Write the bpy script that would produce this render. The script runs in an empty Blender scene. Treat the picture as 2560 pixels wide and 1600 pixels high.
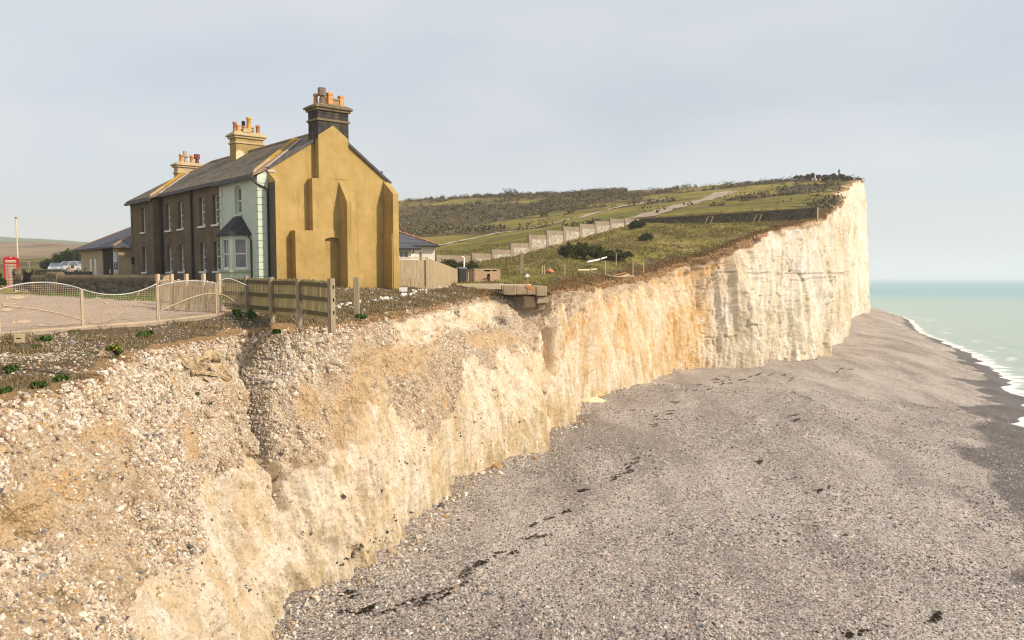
import bpy, bmesh, math, random
import numpy as np
from mathutils import Vector, Matrix, Quaternion
R = math.radians
random.seed(7); rng = np.random.default_rng(7)
sc = bpy.context.scene
C = sc.collection

# ------------------------------------------------------------------ camera, sky, sun, exposure
F, PPY, HOR, EYE = 2100.0, 850.0, 695.0, 12.0
PIT = math.atan2(PPY - HOR, F); CP, SP = math.cos(PIT), math.sin(PIT)
cam = bpy.data.cameras.new('camera'); camo = bpy.data.objects.new('camera', cam); C.objects.link(camo)
camo.location = (0, 0, EYE); camo.rotation_euler = (math.pi/2 - PIT, 0, 0)
cam.sensor_width = 36; cam.lens = F/2560*36; cam.shift_y = (PPY-800)/2560
cam.clip_start = .1; cam.clip_end = 40000
sc.camera = camo
SUN = Vector((0.90, -0.42, 0)).normalized()*math.cos(R(33)) + Vector((0, 0, math.sin(R(33))))
sl = bpy.data.lights.new('sun', 'SUN'); so = bpy.data.objects.new('sun', sl); C.objects.link(so)
sl.energy = 4.3; sl.angle = R(2.5); sl.color = (1.0, .86, .70)
so.location = (60, -40, 80); so.rotation_euler = (-SUN).to_track_quat('-Z', 'Y').to_euler()
W = bpy.data.worlds.new('World'); sc.world = W; W.use_nodes = True
wt = W.node_tree; wt.nodes.clear()
def wn(t, **k):
    n = wt.nodes.new(t)
    for a, b in k.items(): setattr(n, a, b)
    return n
sky = wn('ShaderNodeTexSky', sky_type='NISHITA', sun_disc=False, sun_elevation=R(33), sun_rotation=math.atan2(SUN.x, SUN.y), dust_density=2.0, air_density=1.0, ozone_density=1.5)
bg1 = wn('ShaderNodeBackground'); bg1.inputs['Strength'].default_value = .12
wt.links.new(sky.outputs[0], bg1.inputs[0])
# thin veil of high cloud over the clear sky
tc = wn('ShaderNodeTexCoord'); mp = wn('ShaderNodeMapping'); mp.inputs['Scale'].default_value = (1.2, 1.2, 4.5)
mp.inputs['Rotation'].default_value = (R(8), R(-14), R(20))
wt.links.new(tc.outputs['Generated'], mp.inputs[0])
cn = wn('ShaderNodeTexNoise'); cn.inputs['Scale'].default_value = 1.9; cn.inputs['Detail'].default_value = 6; cn.inputs['Roughness'].default_value = .45; cn.inputs['Distortion'].default_value = .3
wt.links.new(mp.outputs[0], cn.inputs['Vector'])
cr = wn('ShaderNodeMapRange'); cr.inputs[1].default_value = .36; cr.inputs[2].default_value = .66; cr.inputs[3].default_value = .60; cr.inputs[4].default_value = .97
sx = wn('ShaderNodeSeparateXYZ'); wt.links.new(tc.outputs['Generated'], sx.inputs[0])
sm = wn('ShaderNodeMapRange', interpolation_type='SMOOTHSTEP'); sm.inputs[1].default_value = -.15; sm.inputs[2].default_value = .60; sm.inputs[3].default_value = .05; sm.inputs[4].default_value = -.09; wt.links.new(sx.outputs[0], sm.inputs[0])
sa = wn('ShaderNodeMath', operation='ADD'); wt.links.new(cn.outputs['Fac'], sa.inputs[0]); wt.links.new(sm.outputs[0], sa.inputs[1])
wt.links.new(sa.outputs[0], cr.inputs[0])
bg2 = wn('ShaderNodeBackground'); bg2.inputs[0].default_value = (.63, .662, .708, 1); bg2.inputs[1].default_value = 1.0
mx = wn('ShaderNodeMixShader'); wt.links.new(cr.outputs[0], mx.inputs[0]); wt.links.new(bg1.outputs[0], mx.inputs[1]); wt.links.new(bg2.outputs[0], mx.inputs[2])
wo = wn('ShaderNodeOutputWorld'); wt.links.new(mx.outputs[0], wo.inputs[0])
sc.view_settings.view_transform = 'Standard'; sc.view_settings.look = 'None'; sc.view_settings.exposure = .2; sc.view_settings.gamma = 1
sc.cycles.use_denoising = True; sc.cycles.filter_width = 1.15
sc.cycles.max_bounces = 6; sc.cycles.diffuse_bounces = 3; sc.cycles.volume_bounces = 1

# ------------------------------------------------------------------ photo pixel -> world point
def ray(px, py):
    a = (px-1280)/F; b = -(py-PPY)/F
    return np.array([a, b*SP+CP, b*CP-SP])
def P(px, py, D):
    r = ray(px, py); return r*D/r[1] + np.array([0, 0, EYE])
def PZ(px, py, z):
    r = ray(px, py); return r*(z-EYE)/r[2] + np.array([0, 0, EYE])
def proj(Q):
    Q = np.asarray(Q, float).reshape(-1, 3); z = Q[:, 2]-EYE
    d = np.maximum(Q[:, 1]*CP - z*SP, .3); u = Q[:, 1]*SP + z*CP
    return 1280+F*Q[:, 0]/d, PPY-F*u/d

# ------------------------------------------------------------------ noise in numpy
GT = rng.normal(size=(256, 3)); GT /= np.linalg.norm(GT, axis=1)[:, None]
PT = rng.permutation(256)
def pn(x, y, z):
    x, y, z = np.broadcast_arrays(*[np.asarray(v, float) for v in (x, y, z)])
    xi, yi, zi = [np.floor(v).astype(np.int64) for v in (x, y, z)]
    xf, yf, zf = x-xi, y-yi, z-zi
    u, v, w = [t*t*t*(t*(t*6-15)+10) for t in (xf, yf, zf)]
    out = 0
    for dx in (0, 1):
        hx = PT[(xi+dx) & 255]; wx = u if dx else 1-u
        for dy in (0, 1):
            hy = PT[(hx+yi+dy) & 255]; wy = v if dy else 1-v
            for dz in (0, 1):
                g = GT[PT[(hy+zi+dz) & 255]]
                out = out + wx*wy*(w if dz else 1-w)*(g[..., 0]*(xf-dx)+g[..., 1]*(yf-dy)+g[..., 2]*(zf-dz))
    return out*1.6
def fbm(x, y, z, o=4, g=.5):
    s = 0; a = 1
    for k in range(o):
        s = s + a*pn(x*2**k+17*k, y*2**k+5*k, z*2**k+31*k); a *= g
    return s
def ss(a, b, x):
    t = np.clip((x-a)/(b-a), 0, 1); return t*t*(3-2*t)
def inpoly(x, y, poly):
    r = np.zeros(np.shape(x), bool); n = len(poly)
    for i in range(n):
        x0, y0 = poly[i]; x1, y1 = poly[(i+1) % n]
        if y0 == y1: continue
        r ^= ((y0 > y) != (y1 > y)) & (x < (x1-x0)*(y-y0)/(y1-y0)+x0)
    return r

# ------------------------------------------------------------------ material graph helper
class G:
    def __init__(s, name, rough=.85, spec=.2):
        s.m = bpy.data.materials.new(name); s.m.use_nodes = True; s.t = s.m.node_tree
        s.b = s.t.nodes['Principled BSDF']; s.b.inputs['Roughness'].default_value = rough
        s.b.inputs['Specular IOR Level'].default_value = spec
        s.geo = None
    def n(s, t, **k):
        q = s.t.nodes.new(t)
        for a, b in k.items(): setattr(q, a, b)
        return q
    def set(s, sock, v):
        if isinstance(v, bpy.types.NodeSocket): s.t.links.new(v, sock)
        elif isinstance(v, (tuple, list)) and len(v) == 3 and sock.type == 'RGBA': sock.default_value = (*v, 1)
        else: sock.default_value = v
    def pos(s, scale=(1, 1, 1), world=True, rot=(0, 0, 0)):
        q = s.n('ShaderNodeMapping'); q.inputs['Scale'].default_value = scale; q.inputs['Rotation'].default_value = rot
        if world:
            if not s.geo: s.geo = s.n('ShaderNodeNewGeometry')
            s.t.links.new(s.geo.outputs['Position'], q.inputs[0])
        else:
            c = s.n('ShaderNodeTexCoord'); s.t.links.new(c.outputs['Object'], q.inputs[0])
        return q.outputs[0]
    def noise(s, scale, detail=4, rough=.55, vec=None, dist=0):
        q = s.n('ShaderNodeTexNoise'); q.inputs['Scale'].default_value = scale; q.inputs['Detail'].default_value = detail
        q.inputs['Roughness'].default_value = rough; q.inputs['Distortion'].default_value = dist
        s.t.links.new(vec if vec is not None else s.pos(), q.inputs['Vector']); return q.outputs['Fac']
    def voro(s, scale, vec=None, out='Color', feature='F1', rnd=1):
        q = s.n('ShaderNodeTexVoronoi', feature=feature); q.inputs['Scale'].default_value = scale; q.inputs['Randomness'].default_value = rnd
        s.t.links.new(vec if vec is not None else s.pos(), q.inputs['Vector']); return q.outputs[out]
    def ramp(s, fac, stops, interp='LINEAR'):
        q = s.n('ShaderNodeValToRGB'); e = q.color_ramp; e.interpolation = interp
        while len(e.elements) < len(stops): e.elements.new(.5)
        for k, (p, c) in enumerate(stops):
            e.elements[k].position = p; e.elements[k].color = (*c, 1) if isinstance(c, (tuple, list)) else (c, c, c, 1)
        s.set(q.inputs[0], fac); return q.outputs[0]
    def mr(s, v, a, b, c=0, d=1):
        q = s.n('ShaderNodeMapRange'); s.set(q.inputs[0], v)
        for i, x in enumerate((a, b, c, d)): q.inputs[i+1].default_value = x
        return q.outputs[0]
    def mix(s, fac, a, b, mode='MIX'):
        q = s.n('ShaderNodeMix', data_type='RGBA', blend_type=mode)
        s.set(q.inputs[0], fac); s.set(q.inputs[6], a); s.set(q.inputs[7], b); return q.outputs[2]
    def math(s, op, a, b=0.0):
        q = s.n('ShaderNodeMath', operation=op); s.set(q.inputs[0], a); s.set(q.inputs[1], b); return q.outputs[0]
    def attr(s, name, out='Fac'):
        q = s.n('ShaderNodeAttribute', attribute_name=name); return q.outputs[out]
    def bump(s, h, strength=.5, dist=.02, prev=None):
        q = s.n('ShaderNodeBump'); q.inputs['Strength'].default_value = strength; q.inputs['Distance'].default_value = dist
        s.set(q.inputs['Height'], h)
        if prev is not None: s.t.links.new(prev, q.inputs['Normal'])
        return q.outputs[0]
    def done(s, col, nrm=None):
        s.set(s.b.inputs['Base Color'], col)
        if nrm is not None: s.t.links.new(nrm, s.b.inputs['Normal'])
        return s.m
def simple(name, c1, c2, scale=3, rough=.8, spec=.2, bump=.15, bd=.01, stretch=(1, 1, 1), metal=0, contrast=(.35, .65)):
    g = G(name, rough, spec); v = g.pos(stretch, world=False)
    a = g.noise(scale, 6, .6, v); b = g.noise(scale*9, 3, .6, v)
    f = g.math('ADD', g.math('MULTIPLY', a, .7), g.math('MULTIPLY', b, .3))
    g.b.inputs['Metallic'].default_value = metal
    return g.done(g.ramp(f, [(contrast[0], c1), (contrast[1], c2)]), g.bump(b, bump, bd))

# ------------------------------------------------------------------ object helpers
def tag(o, label=None, cat=None, group=None, kind=None):
    if label: o['label'] = label
    if cat: o['category'] = cat
    if group: o['group'] = group
    if kind: o['kind'] = kind
    return o
def thing(name, label, cat, loc=(0, 0, 0), rz=0, group=None):
    o = bpy.data.objects.new(name, None); C.objects.link(o); o.empty_display_size = .2
    o.location = loc; o.rotation_euler = (0, 0, rz); return tag(o, label, cat, group, 'thing')
def kids(o): return [c for c in bpy.data.objects if c.parent == o]
def copy_tree(o, parent=None):
    c = o.copy(); C.objects.link(c)
    if parent: c.parent = parent
    for ch in kids(o):
        if ch != c: copy_tree(ch, c)
    return c
def npmesh(name, V, Fc, mat, parent=None, attrs=None, smooth=True, cols=None):
    V = np.asarray(V, np.float32).reshape(-1, 3); Fc = np.asarray(Fc, np.int32); k = Fc.shape[1]
    me = bpy.data.meshes.new(name); me.vertices.add(len(V)); me.vertices.foreach_set('co', V.ravel())
    me.loops.add(Fc.size); me.loops.foreach_set('vertex_index', Fc.ravel())
    me.polygons.add(len(Fc)); me.polygons.foreach_set('loop_start', np.arange(0, Fc.size, k, dtype=np.int32))
    me.polygons.foreach_set('loop_total', np.full(len(Fc), k, np.int32))
    me.polygons.foreach_set('use_smooth', np.full(len(Fc), smooth, bool))
    me.update()
    for n, v in (attrs or {}).items():
        me.attributes.new(n, 'FLOAT', 'POINT').data.foreach_set('value', np.asarray(v, np.float32).ravel())
    if cols is not None:
        cc = np.ones((len(V), 4), np.float32); cc[:, :3] = cols
        me.attributes.new('tint', 'FLOAT_COLOR', 'POINT').data.foreach_set('color', cc.ravel())
    me.materials.append(mat)
    o = bpy.data.objects.new(name, me); C.objects.link(o)
    if parent: o.parent = parent
    return o
def gridfaces(n, m):
    a = np.arange(n*m).reshape(n, m)
    return np.stack([a[:-1, :-1], a[1:, :-1], a[1:, 1:], a[:-1, 1:]], -1).reshape(-1, 4)
class MB:
    def __init__(s): s.v = []; s.f = []; s.sm = []
    def add(s, vs, fs, smooth=False):
        b = len(s.v); s.v += [tuple(map(float, q)) for q in vs]; s.f += [[b+i for i in f] for f in fs]; s.sm += [smooth]*len(fs); return s
    def box(s, x0, y0, z0, x1, y1, z1):
        return s.add([(x0, y0, z0), (x1, y0, z0), (x1, y1, z0), (x0, y1, z0), (x0, y0, z1), (x1, y0, z1), (x1, y1, z1), (x0, y1, z1)],
                     [(3, 2, 1, 0), (4, 5, 6, 7), (0, 1, 5, 4), (1, 2, 6, 5), (2, 3, 7, 6), (3, 0, 4, 7)])
    def hexa(s, a, b):      # two quads, bottom and top
        return s.add(list(a)+list(b), [(3, 2, 1, 0), (4, 5, 6, 7), (0, 1, 5, 4), (1, 2, 6, 5), (2, 3, 7, 6), (3, 0, 4, 7)])
    def bar(s, p, q, w, h, up=(0, 0, 1)):
        p, q = Vector(p), Vector(q); d = (q-p).normalized(); u = Vector(up)
        if abs(d.dot(u)) > .95: u = Vector((1, 0, 0))
        x = d.cross(u).normalized()*w/2; y = x.cross(d).normalized()*h/2
        return s.hexa([p-x-y, p+x-y, p+x+y, p-x+y], [q-x-y, q+x-y, q+x+y, q-x+y])
    def tube(s, pts, r, n=8, cap=True):
        pts = [Vector(p) for p in pts]; rs = r if isinstance(r, (list, tuple)) else [r]*len(pts); vs = []; fs = []
        for i, p in enumerate(pts):
            d = (pts[min(i+1, len(pts)-1)]-pts[max(i-1, 0)]).normalized()
            u = Vector((0, 0, 1)) if abs(d.z) < .9 else Vector((1, 0, 0))
            x = d.cross(u).normalized(); y = x.cross(d)
            vs += [p+(x*math.cos(2*math.pi*k/n)+y*math.sin(2*math.pi*k/n))*rs[i] for k in range(n)]
        for i in range(len(pts)-1):
            fs += [(i*n+k, i*n+(k+1) % n, (i+1)*n+(k+1) % n, (i+1)*n+k) for k in range(n)]
        s.add(vs, fs, True)
        if cap: b = len(vs); s.add([*vs[:n]], [tuple(range(n))[::-1]]); s.add([*vs[-n:]], [tuple(range(n))])
        return s
    def lathe(s, c, prof, n=12, sq=False):
        c = Vector(c); vs = []; fs = []
        for r, z in prof:
            vs += [c+Vector((r*math.cos(2*math.pi*(k+.5)/n), r*math.sin(2*math.pi*(k+.5)/n), z)) for k in range(n)]
        for i in range(len(prof)-1):
            fs += [(i*n+k, i*n+(k+1) % n, (i+1)*n+(k+1) % n, (i+1)*n+k) for k in range(n)]
        s.add(vs, fs, not sq and n > 6); m = len(vs); s.add(vs[:n], [tuple(range(n))[::-1]]); s.add(vs[m-n:], [tuple(range(n))]); return s
    def prism(s, poly, fa, d):       # poly of 2-D points; fa maps (a, b, depth) -> xyz
        n = len(poly); vs = [fa(a, b, 0) for a, b in poly]+[fa(a, b, d) for a, b in poly]
        return s.add(vs, [tuple(range(n)), tuple(range(2*n-1, n-1, -1))]+[(i, n+i, n+(i+1) % n, (i+1) % n) for i in range(n)])
    def quad(s, *q): return s.add(q, [tuple(range(len(q)))])
    def build(s, name, mat, parent=None, bevel=0, fix=True):
        me = bpy.data.meshes.new(name); me.from_pydata(s.v, [], s.f); me.materials.append(mat)
        me.polygons.foreach_set('use_smooth', s.sm); me.update()
        if fix:
            bm = bmesh.new(); bm.from_mesh(me); bmesh.ops.recalc_face_normals(bm, faces=bm.faces); bm.to_mesh(me); bm.free()
        o = bpy.data.objects.new(name, me); C.objects.link(o)
        if parent: o.parent = parent
        if bevel:
            b = o.modifiers.new('bevel', 'BEVEL'); b.width = bevel; b.segments = 2; b.limit_method = 'ANGLE'
        return o

# ------------------------------------------------------------------ terrain: cliff stations (foot, edge)
def A3(*v): return np.array(v, float)
ST = [
 (A3(-1.4, -14, 3), A3(-5.4, -14, 9.8)), (A3(-2.2, 0, 3), A3(-6.3, 0, 9.8)), (A3(-3.3, 8, 3), A3(-7.4, 8, 9.85)), (A3(-4.3, 13, 3), PZ(0, 1005, 9.9)),
 (A3(-5.2, 17, 3), PZ(230, 946, 10.0)), (PZ(650, 1600, 3), PZ(376, 873, 10.1)), (PZ(723, 1510, 3), PZ(476, 855, 10.15)),
 (PZ(800, 1475, 3), PZ(600, 838, 10.25)), (PZ(905, 1431, 3), PZ(690, 829, 10.3)), (PZ(990, 1365, 3), PZ(840, 811, 10.45)),
 (PZ(1080, 1270, 3), PZ(985, 786, 10.6)), (PZ(1126, 1199, 3), PZ(1060, 770, 10.7)), (PZ(1219, 1160, 3), PZ(1110, 760, 10.75)),
 (PZ(1300, 1145, 3), PZ(1180, 748, 10.85)), (PZ(1354, 1131, 3), PZ(1240, 741, 10.9)), (PZ(1357, 1087, 3), PZ(1290, 736, 11.0)),
 (PZ(1435, 1054, 3), PZ(1375, 729, 11.2)), (PZ(1434, 1014, 3), PZ(1455, 717, 11.4)), (PZ(1520, 986, 3), PZ(1498, 706, 11.65)),
 (PZ(1615, 955, 3), P(1560, 694, 72)), (P(1684, 923, 81.5), P(1628, 682, 80)), (P(1760, 910, 84), P(1717, 651, 84.5)),
 (P(1825, 918, 84.8), P(1804, 622, 85.5)), (P(1881, 925, 85.2), P(1855, 603, 86.4)), (PZ(1905, 904, 3), P(1910, 582, 90)),
 (PZ(2022, 901, 3), P(1990, 560, 94)), (PZ(2043, 887, 3), P(2046, 546, 98.6)), (PZ(2079, 870, 3), P(2068, 529, 108)),
 (PZ(2091, 849, 3), P(2095, 512, 122)), (PZ(2111, 836, 3), P(2104, 491, 136)), (PZ(2112, 815, 3), P(2073, 484, 153)),
 (PZ(2118, 800, 3), P(2119, 469.5, 180)), (PZ(2121, 796, 3), P(2095, 466.5, 191)), (PZ(2131, 790, 3), P(2133, 455.5, 201)),
 (PZ(2139, 787, 3), P(2116, 452.5, 212)), (PZ(2160, 780, 3), P(2146, 450, 226)), (PZ(2164, 768, 3), P(2157, 455, 262)),
 (A3(118, 300, 3), A3(116, 300, 36)), (A3(134, 400, 3), A3(132, 400, 28)), (A3(170, 700, 3), A3(166, 700, 20))]
BS = np.array([a for a, b in ST]); ES = np.array([b for a, b in ST])
mid = (BS+ES)/2; dl = np.linalg.norm(np.diff(mid, axis=0), axis=1); dist = np.linalg.norm(mid[:, :2], axis=1)
cum = np.concatenate([[0], np.cumsum(dl/np.maximum((dist[1:]+dist[:-1])/2, 9))])
NS = 3000
sv = np.concatenate([np.linspace(0, cum[2], 60, endpoint=False), np.linspace(cum[2], cum[36], NS-110, endpoint=False), np.linspace(cum[36], cum[-1], 50)])
def itp(A): return np.stack([np.interp(sv, cum, A[:, k]) for k in range(3)], 1)
def smooth(A, n):
    k = np.ones(2*n+1)/(2*n+1); return np.stack([np.convolve(np.pad(A[:, j], n, mode='edge'), k, 'valid') for j in range(A.shape[1])], 1)
Bc = smooth(itp(BS), 8); Ec = smooth(itp(ES), 6)
edge_w = fbm(Ec[:, 0]*.9, Ec[:, 1]*.9, 0*sv, 4, .6)
Ec[:, 0] += edge_w*.30*np.clip(Ec[:, 1]/30, .5, 3); Ec[:, 2] += .06*fbm(Ec[:, 0]*1.3+9, Ec[:, 1]*1.3, 0*sv, 3)

# land height: control points in the photo
CPX = [P(0, 838, 23), P(207, 822, 25), P(395, 808, 27), P(541, 790, 28.5), P(640, 775, 29), P(829, 807, 24.6), P(680, 790, 27.6), P(431, 776, 32.2),
 P(700, 742, 37), P(845, 780, 31), P(900, 752, 38), P(1000, 738, 43), A3(-12.2, 40.8, 11.75), A3(-12, 39.9, 11.7), P(870, 722, 41.6), P(998, 722, 45), P(1068, 722, 46.5), P(1146, 712, 53), P(250, 737, 46), P(420, 735, 43), P(40, 728, 50),
 P(28, 722, 62), A3(-27, 54, 11.4), A3(-22, 66, 11.6), A3(-34, 75, 11.5), P(150, 683, 130), P(100, 672, 185), P(60, 656, 300), P(300, 655, 310), P(-300, 700, 60), P(-300, 690, 130), P(-300, 660, 300),
 P(1150, 712, 52), P(1240, 704, 56), P(1303, 684, 60), P(1360, 680, 60), P(1480, 676, 66), P(1580, 670, 75), P(1420, 645, 78), P(1300, 660, 72), P(1180, 690, 64), P(1100, 690, 64), A3(-6, 72, 11.9), A3(-12, 85, 12.1),
 P(1180, 657, 94), P(1280, 643, 97), P(1370, 617, 100), P(1450, 594, 102), P(1530, 574, 104), P(1600, 556, 105.5), P(1680, 559, 104), P(1750, 560, 102.5), P(1830, 559, 101), P(1900, 558, 99.8), P(1970, 556, 98.8), P(2030, 551, 98),
 P(1560, 618, 86), P(1700, 600, 90), P(1850, 578, 94),
 P(1650, 541, 112), P(1850, 527, 112), P(2035, 522, 108), P(1700, 520, 135), P(1900, 505, 140), P(2060, 500, 135), P(1850, 480, 200), P(2020, 470, 195), P(1600, 500, 200), P(1850, 466, 262), P(1960, 455, 255), P(2040, 449, 245), P(2100, 452, 235),
 P(1600, 478, 285), P(1400, 490, 305), P(1270, 493, 315), P(1100, 499, 330), P(1000, 503, 335), P(800, 530, 340), P(500, 590, 340),
 P(1087, 618, 130), P(1300, 575, 150), P(1450, 545, 160), P(1100, 560, 210), P(1300, 530, 230), P(1000, 600, 140), P(1250, 608, 115), P(1100, 638, 105),
 A3(-40, 430, 36), A3(60, 420, 36), A3(110, 420, 27), A3(-200, 420, 22), A3(-140, 700, 25), A3(100, 700, 20), A3(-400, 300, 16), A3(-380, 60, 13), A3(-60, 0, 10.5), A3(-200, -60, 11), A3(-30, 20, 10.6)]
CPX = np.array(CPX)
XS = np.concatenate([CPX, ES[:37][np.linspace(0, 36, 37).astype(int)], np.stack([ES[:, 0], ES[:, 1], ES[:, 2]], 1)[37:]])
def rbf_fit(X, z, lam=.6):
    d = np.linalg.norm(X[:, None]-X[None], axis=2); n = len(X)
    M = np.zeros((n+3, n+3)); M[:n, :n] = d-lam*np.eye(n); Pp = np.c_[np.ones(n), X]; M[:n, n:] = Pp; M[n:, :n] = Pp.T
    return np.linalg.lstsq(M, np.r_[z, 0, 0, 0], rcond=None)[0]
RW = rbf_fit(XS[:, :2], XS[:, 2])
def H0(x, y):
    sh = np.shape(x); q = np.c_[np.ravel(x), np.ravel(y)]; out = np.zeros(len(q)); n = len(XS)
    for i in range(0, len(q), 40000):
        b = q[i:i+40000]; d = np.linalg.norm(b[:, None]-XS[None, :, :2], axis=2)
        out[i:i+40000] = d@RW[:n]+RW[n]+b@RW[n+1:]
    return out.reshape(sh)
def rough_h(x, y):
    far = ss(55, 90, y); vf = ss(120, 220, y)
    return (.05*fbm(x*.8, y*.8, 0, 3)+.02*fbm(x*4, y*4, 3, 2))*(1-far) + far*((.14+.25*vf)*fbm(x*.12, y*.12, 5, 3)+.07*fbm(x*.6, y*.6, 7, 3)) + vf*.7*fbm(x*.05, y*.05, 9, 3)
def H(x, y): return H0(x, y)+rough_h(x, y)
def hz(x, y): return float(H(np.array([x]), np.array([y]))[0])

# ---- materials of the terrain
def m_cliff():
    g = G('chalk_cliff', .92, .1); p = g.pos()
    st = g.noise(.9, 7, .62, g.pos((1, 1, .22))); st2 = g.noise(3.2, 6, .65, g.pos((1, 1, .16))); fine = g.noise(11, 5, .7); mid_ = g.noise(2.2, 6, .66)
    chalk = g.ramp(st, [(.30, (.58, .42, .23)), (.40, (.73, .585, .405)), (.50, (.81, .705, .56)), (.66, (.86, .78, .67))])
    stk = g.noise(8, 7, .74, g.pos((1, 1, .12))); pit = g.noise(7.5, 6, .72)
    chalk = g.mix(g.mr(st2, .50, .68, 0, .55), chalk, (.60, .455, .25))
    chalk = g.mix(g.mr(stk, .51, .63, 0, .62), chalk, (.54, .395, .20))
    chalk = g.mix(g.mr(pit, .53, .66, 0, .7), chalk, (.55, .42, .24))
    chalk = g.mix(g.mr(g.noise(.33, 6, .6), .52, .68, 0, .5), chalk, (.60, .44, .235))
    chalk = g.mix(g.mr(mid_, .56, .74, 0, .6), chalk, (.36, .28, .14))
    white = g.ramp(st, [(.30, (.62, .51, .35)), (.40, (.74, .66, .53)), (.54, (.82, .765, .67))])
    white = g.mix(g.mr(g.noise(.8, 7, .66, g.pos((1, 1, .4))), .50, .66, 0, .8), white, (.54, .44, .285))
    white = g.mix(g.mr(g.noise(2.6, 6, .7, g.pos((1, 1, .3))), .54, .68, 0, .8), white, (.54, .42, .245))
    white = g.mix(g.mr(mid_, .55, .75, 0, .6), white, (.40, .33, .21))
    white = g.mix(g.mr(g.noise(.15, 6, .65, g.pos((1, 1, .7))), .46, .60, 0, .6), white, (.63, .53, .37))
    white = g.mix(g.mr(g.noise(.22, 6, .7, g.pos((1, 1, .8), rot=(.4, .3, 1))), .55, .66, 0, .5), white, (.50, .44, .31))
    chalk = g.mix(g.attr('far'), chalk, white)
    chalk = g.mix(g.math('MULTIPLY', g.mr(fine, .54, .68), .6), chalk, (.33, .25, .14))
    chalk = g.mix(g.math('MULTIPLY', g.attr('orange'), g.mr(mid_, .25, .62)), chalk, (.61, .365, .13))
    olive = g.math('MULTIPLY', g.attr('olive'), g.mr(st2, .40, .62))
    chalk = g.mix(g.math('MULTIPLY', olive, .55), chalk, (.33, .26, .10))
    # rubble: flints and chalk lumps in a sandy wash
    vc = g.voro(17, p); vd = g.voro(17, p, 'Distance'); vs = g.n('ShaderNodeSeparateColor'); g.set(vs.inputs[0], vc)
    stone = g.ramp(vs.outputs[0], [(0, (.62, .54, .42)), (.28, (.53, .43, .31)), (.50, (.40, .31, .21)), (.64, (.72, .66, .56)), (.84, (.32, .27, .22)), (.91, (.56, .39, .21))], 'CONSTANT')
    wash = g.ramp(g.noise(1.1, 6, .65), [(.34, (.33, .225, .13)), (.45, (.56, .41, .26)), (.55, (.65, .50, .34)), (.62, (.64, .41, .20))])
    rub = g.mix(g.math('MULTIPLY', g.mr(vd, .55, .25), g.mr(g.noise(.55, 4), .40, .56, .25, .95)), wash, stone)
    rm = g.mr(g.math('ADD', g.attr('rubble'), g.math('MULTIPLY', g.math('SUBTRACT', g.math('ADD', g.math('MULTIPLY', mid_, .6), g.math('MULTIPLY', g.noise(.6, 5), .4)), .5), 1.3)), .25, .75)
    col = g.mix(rm, chalk, rub)
    col = g.mix(g.mr(g.math('ADD', g.attr('sand'), g.math('MULTIPLY', g.math('SUBTRACT', mid_, .5), .6)), .12, .85, 0, .8), col, g.ramp(g.noise(2.6, 5, .6), [(.35, (.54, .37, .20)), (.62, (.70, .50, .285))]))
    sm = g.mr(g.math('ADD', g.attr('soil'), g.math('MULTIPLY', g.math('SUBTRACT', mid_, .5), .9)), .35, .6)
    col = g.mix(sm, col, g.ramp(g.noise(6, 5), [(.35, (.17, .105, .06)), (.6, (.40, .24, .11))]))
    col = g.mix(g.math('MULTIPLY', g.attr('crack'), .85), col, (.24, .18, .12))
    b1 = g.bump(fine, .5, .05, g.bump(pit, .7, .12, g.bump(stk, .8, .10))); b2 = g.bump(g.math('MULTIPLY', vd, rm), .8, .05, b1)
    return g.done(col, b2)
def m_ground():
    g = G('ground', .95, .05); p = g.pos()
    n1 = g.noise(.09, 6, .6); n2 = g.noise(.55, 6, .62); n3 = g.noise(5, 5, .65); n4 = g.noise(28, 4, .65)
    f = g.math('ADD', g.math('MULTIPLY', n1, .45), g.math('ADD', g.math('MULTIPLY', n2, .4), g.math('MULTIPLY', n3, .15)))
    grass = g.ramp(f, [(.36, (.11, .105, .024)), (.46, (.205, .18, .044)), (.55, (.28, .22, .064)), (.66, (.35, .265, .11))])
    grass = g.mix(g.attr('lush'), grass, g.ramp(n2, [(.35, (.095, .115, .018)), (.65, (.21, .195, .045))]))
    grass = g.mix(g.attr('scrub'), grass, g.ramp(n2, [(.36, (.045, .034, .022)), (.5, (.095, .072, .045)), (.66, (.17, .12, .07))]))
    grass = g.mix(g.mr(n3, .52, .72, 0, .6), grass, (.06, .05, .022))
    gv = g.voro(26, p); gs = g.n('ShaderNodeSeparateColor'); g.set(gs.inputs[0], gv)
    gravel = g.mix(.5, g.ramp(gs.outputs[0], [(0, (.33, .25, .19)), (.5, (.46, .35, .27)), (1, (.56, .45, .355))]), g.ramp(n2, [(.35, (.38, .285, .215)), (.65, (.52, .40, .31))]))
    soil = g.ramp(n4, [(.34, (.06, .043, .026)), (.5, (.125, .09, .055)), (.62, (.25, .19, .125))])
    soil = g.mix(g.mr(n2, .52, .66, 0, .8), soil, (.085, .075, .026))
    col = g.mix(g.mr(g.math('ADD', g.attr('soil'), g.math('MULTIPLY', g.math('SUBTRACT', n2, .5), .8)), .35, .65), grass, soil)
    col = g.mix(g.mr(g.math('ADD', g.attr('gravel'), g.math('MULTIPLY', g.math('SUBTRACT', n3, .5), .5)), .4, .6), col, gravel)
    col = g.mix(g.mr(g.math('ADD', g.attr('rim'), g.math('MULTIPLY', g.math('SUBTRACT', n3, .5), .9)), .4, .62), col, g.ramp(n4, [(.35, (.19, .12, .06)), (.62, (.42, .26, .12))]))
    b = g.bump(n4, .6, .04, g.bump(n3, .5, .15))
    return g.done(col, b)
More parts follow.
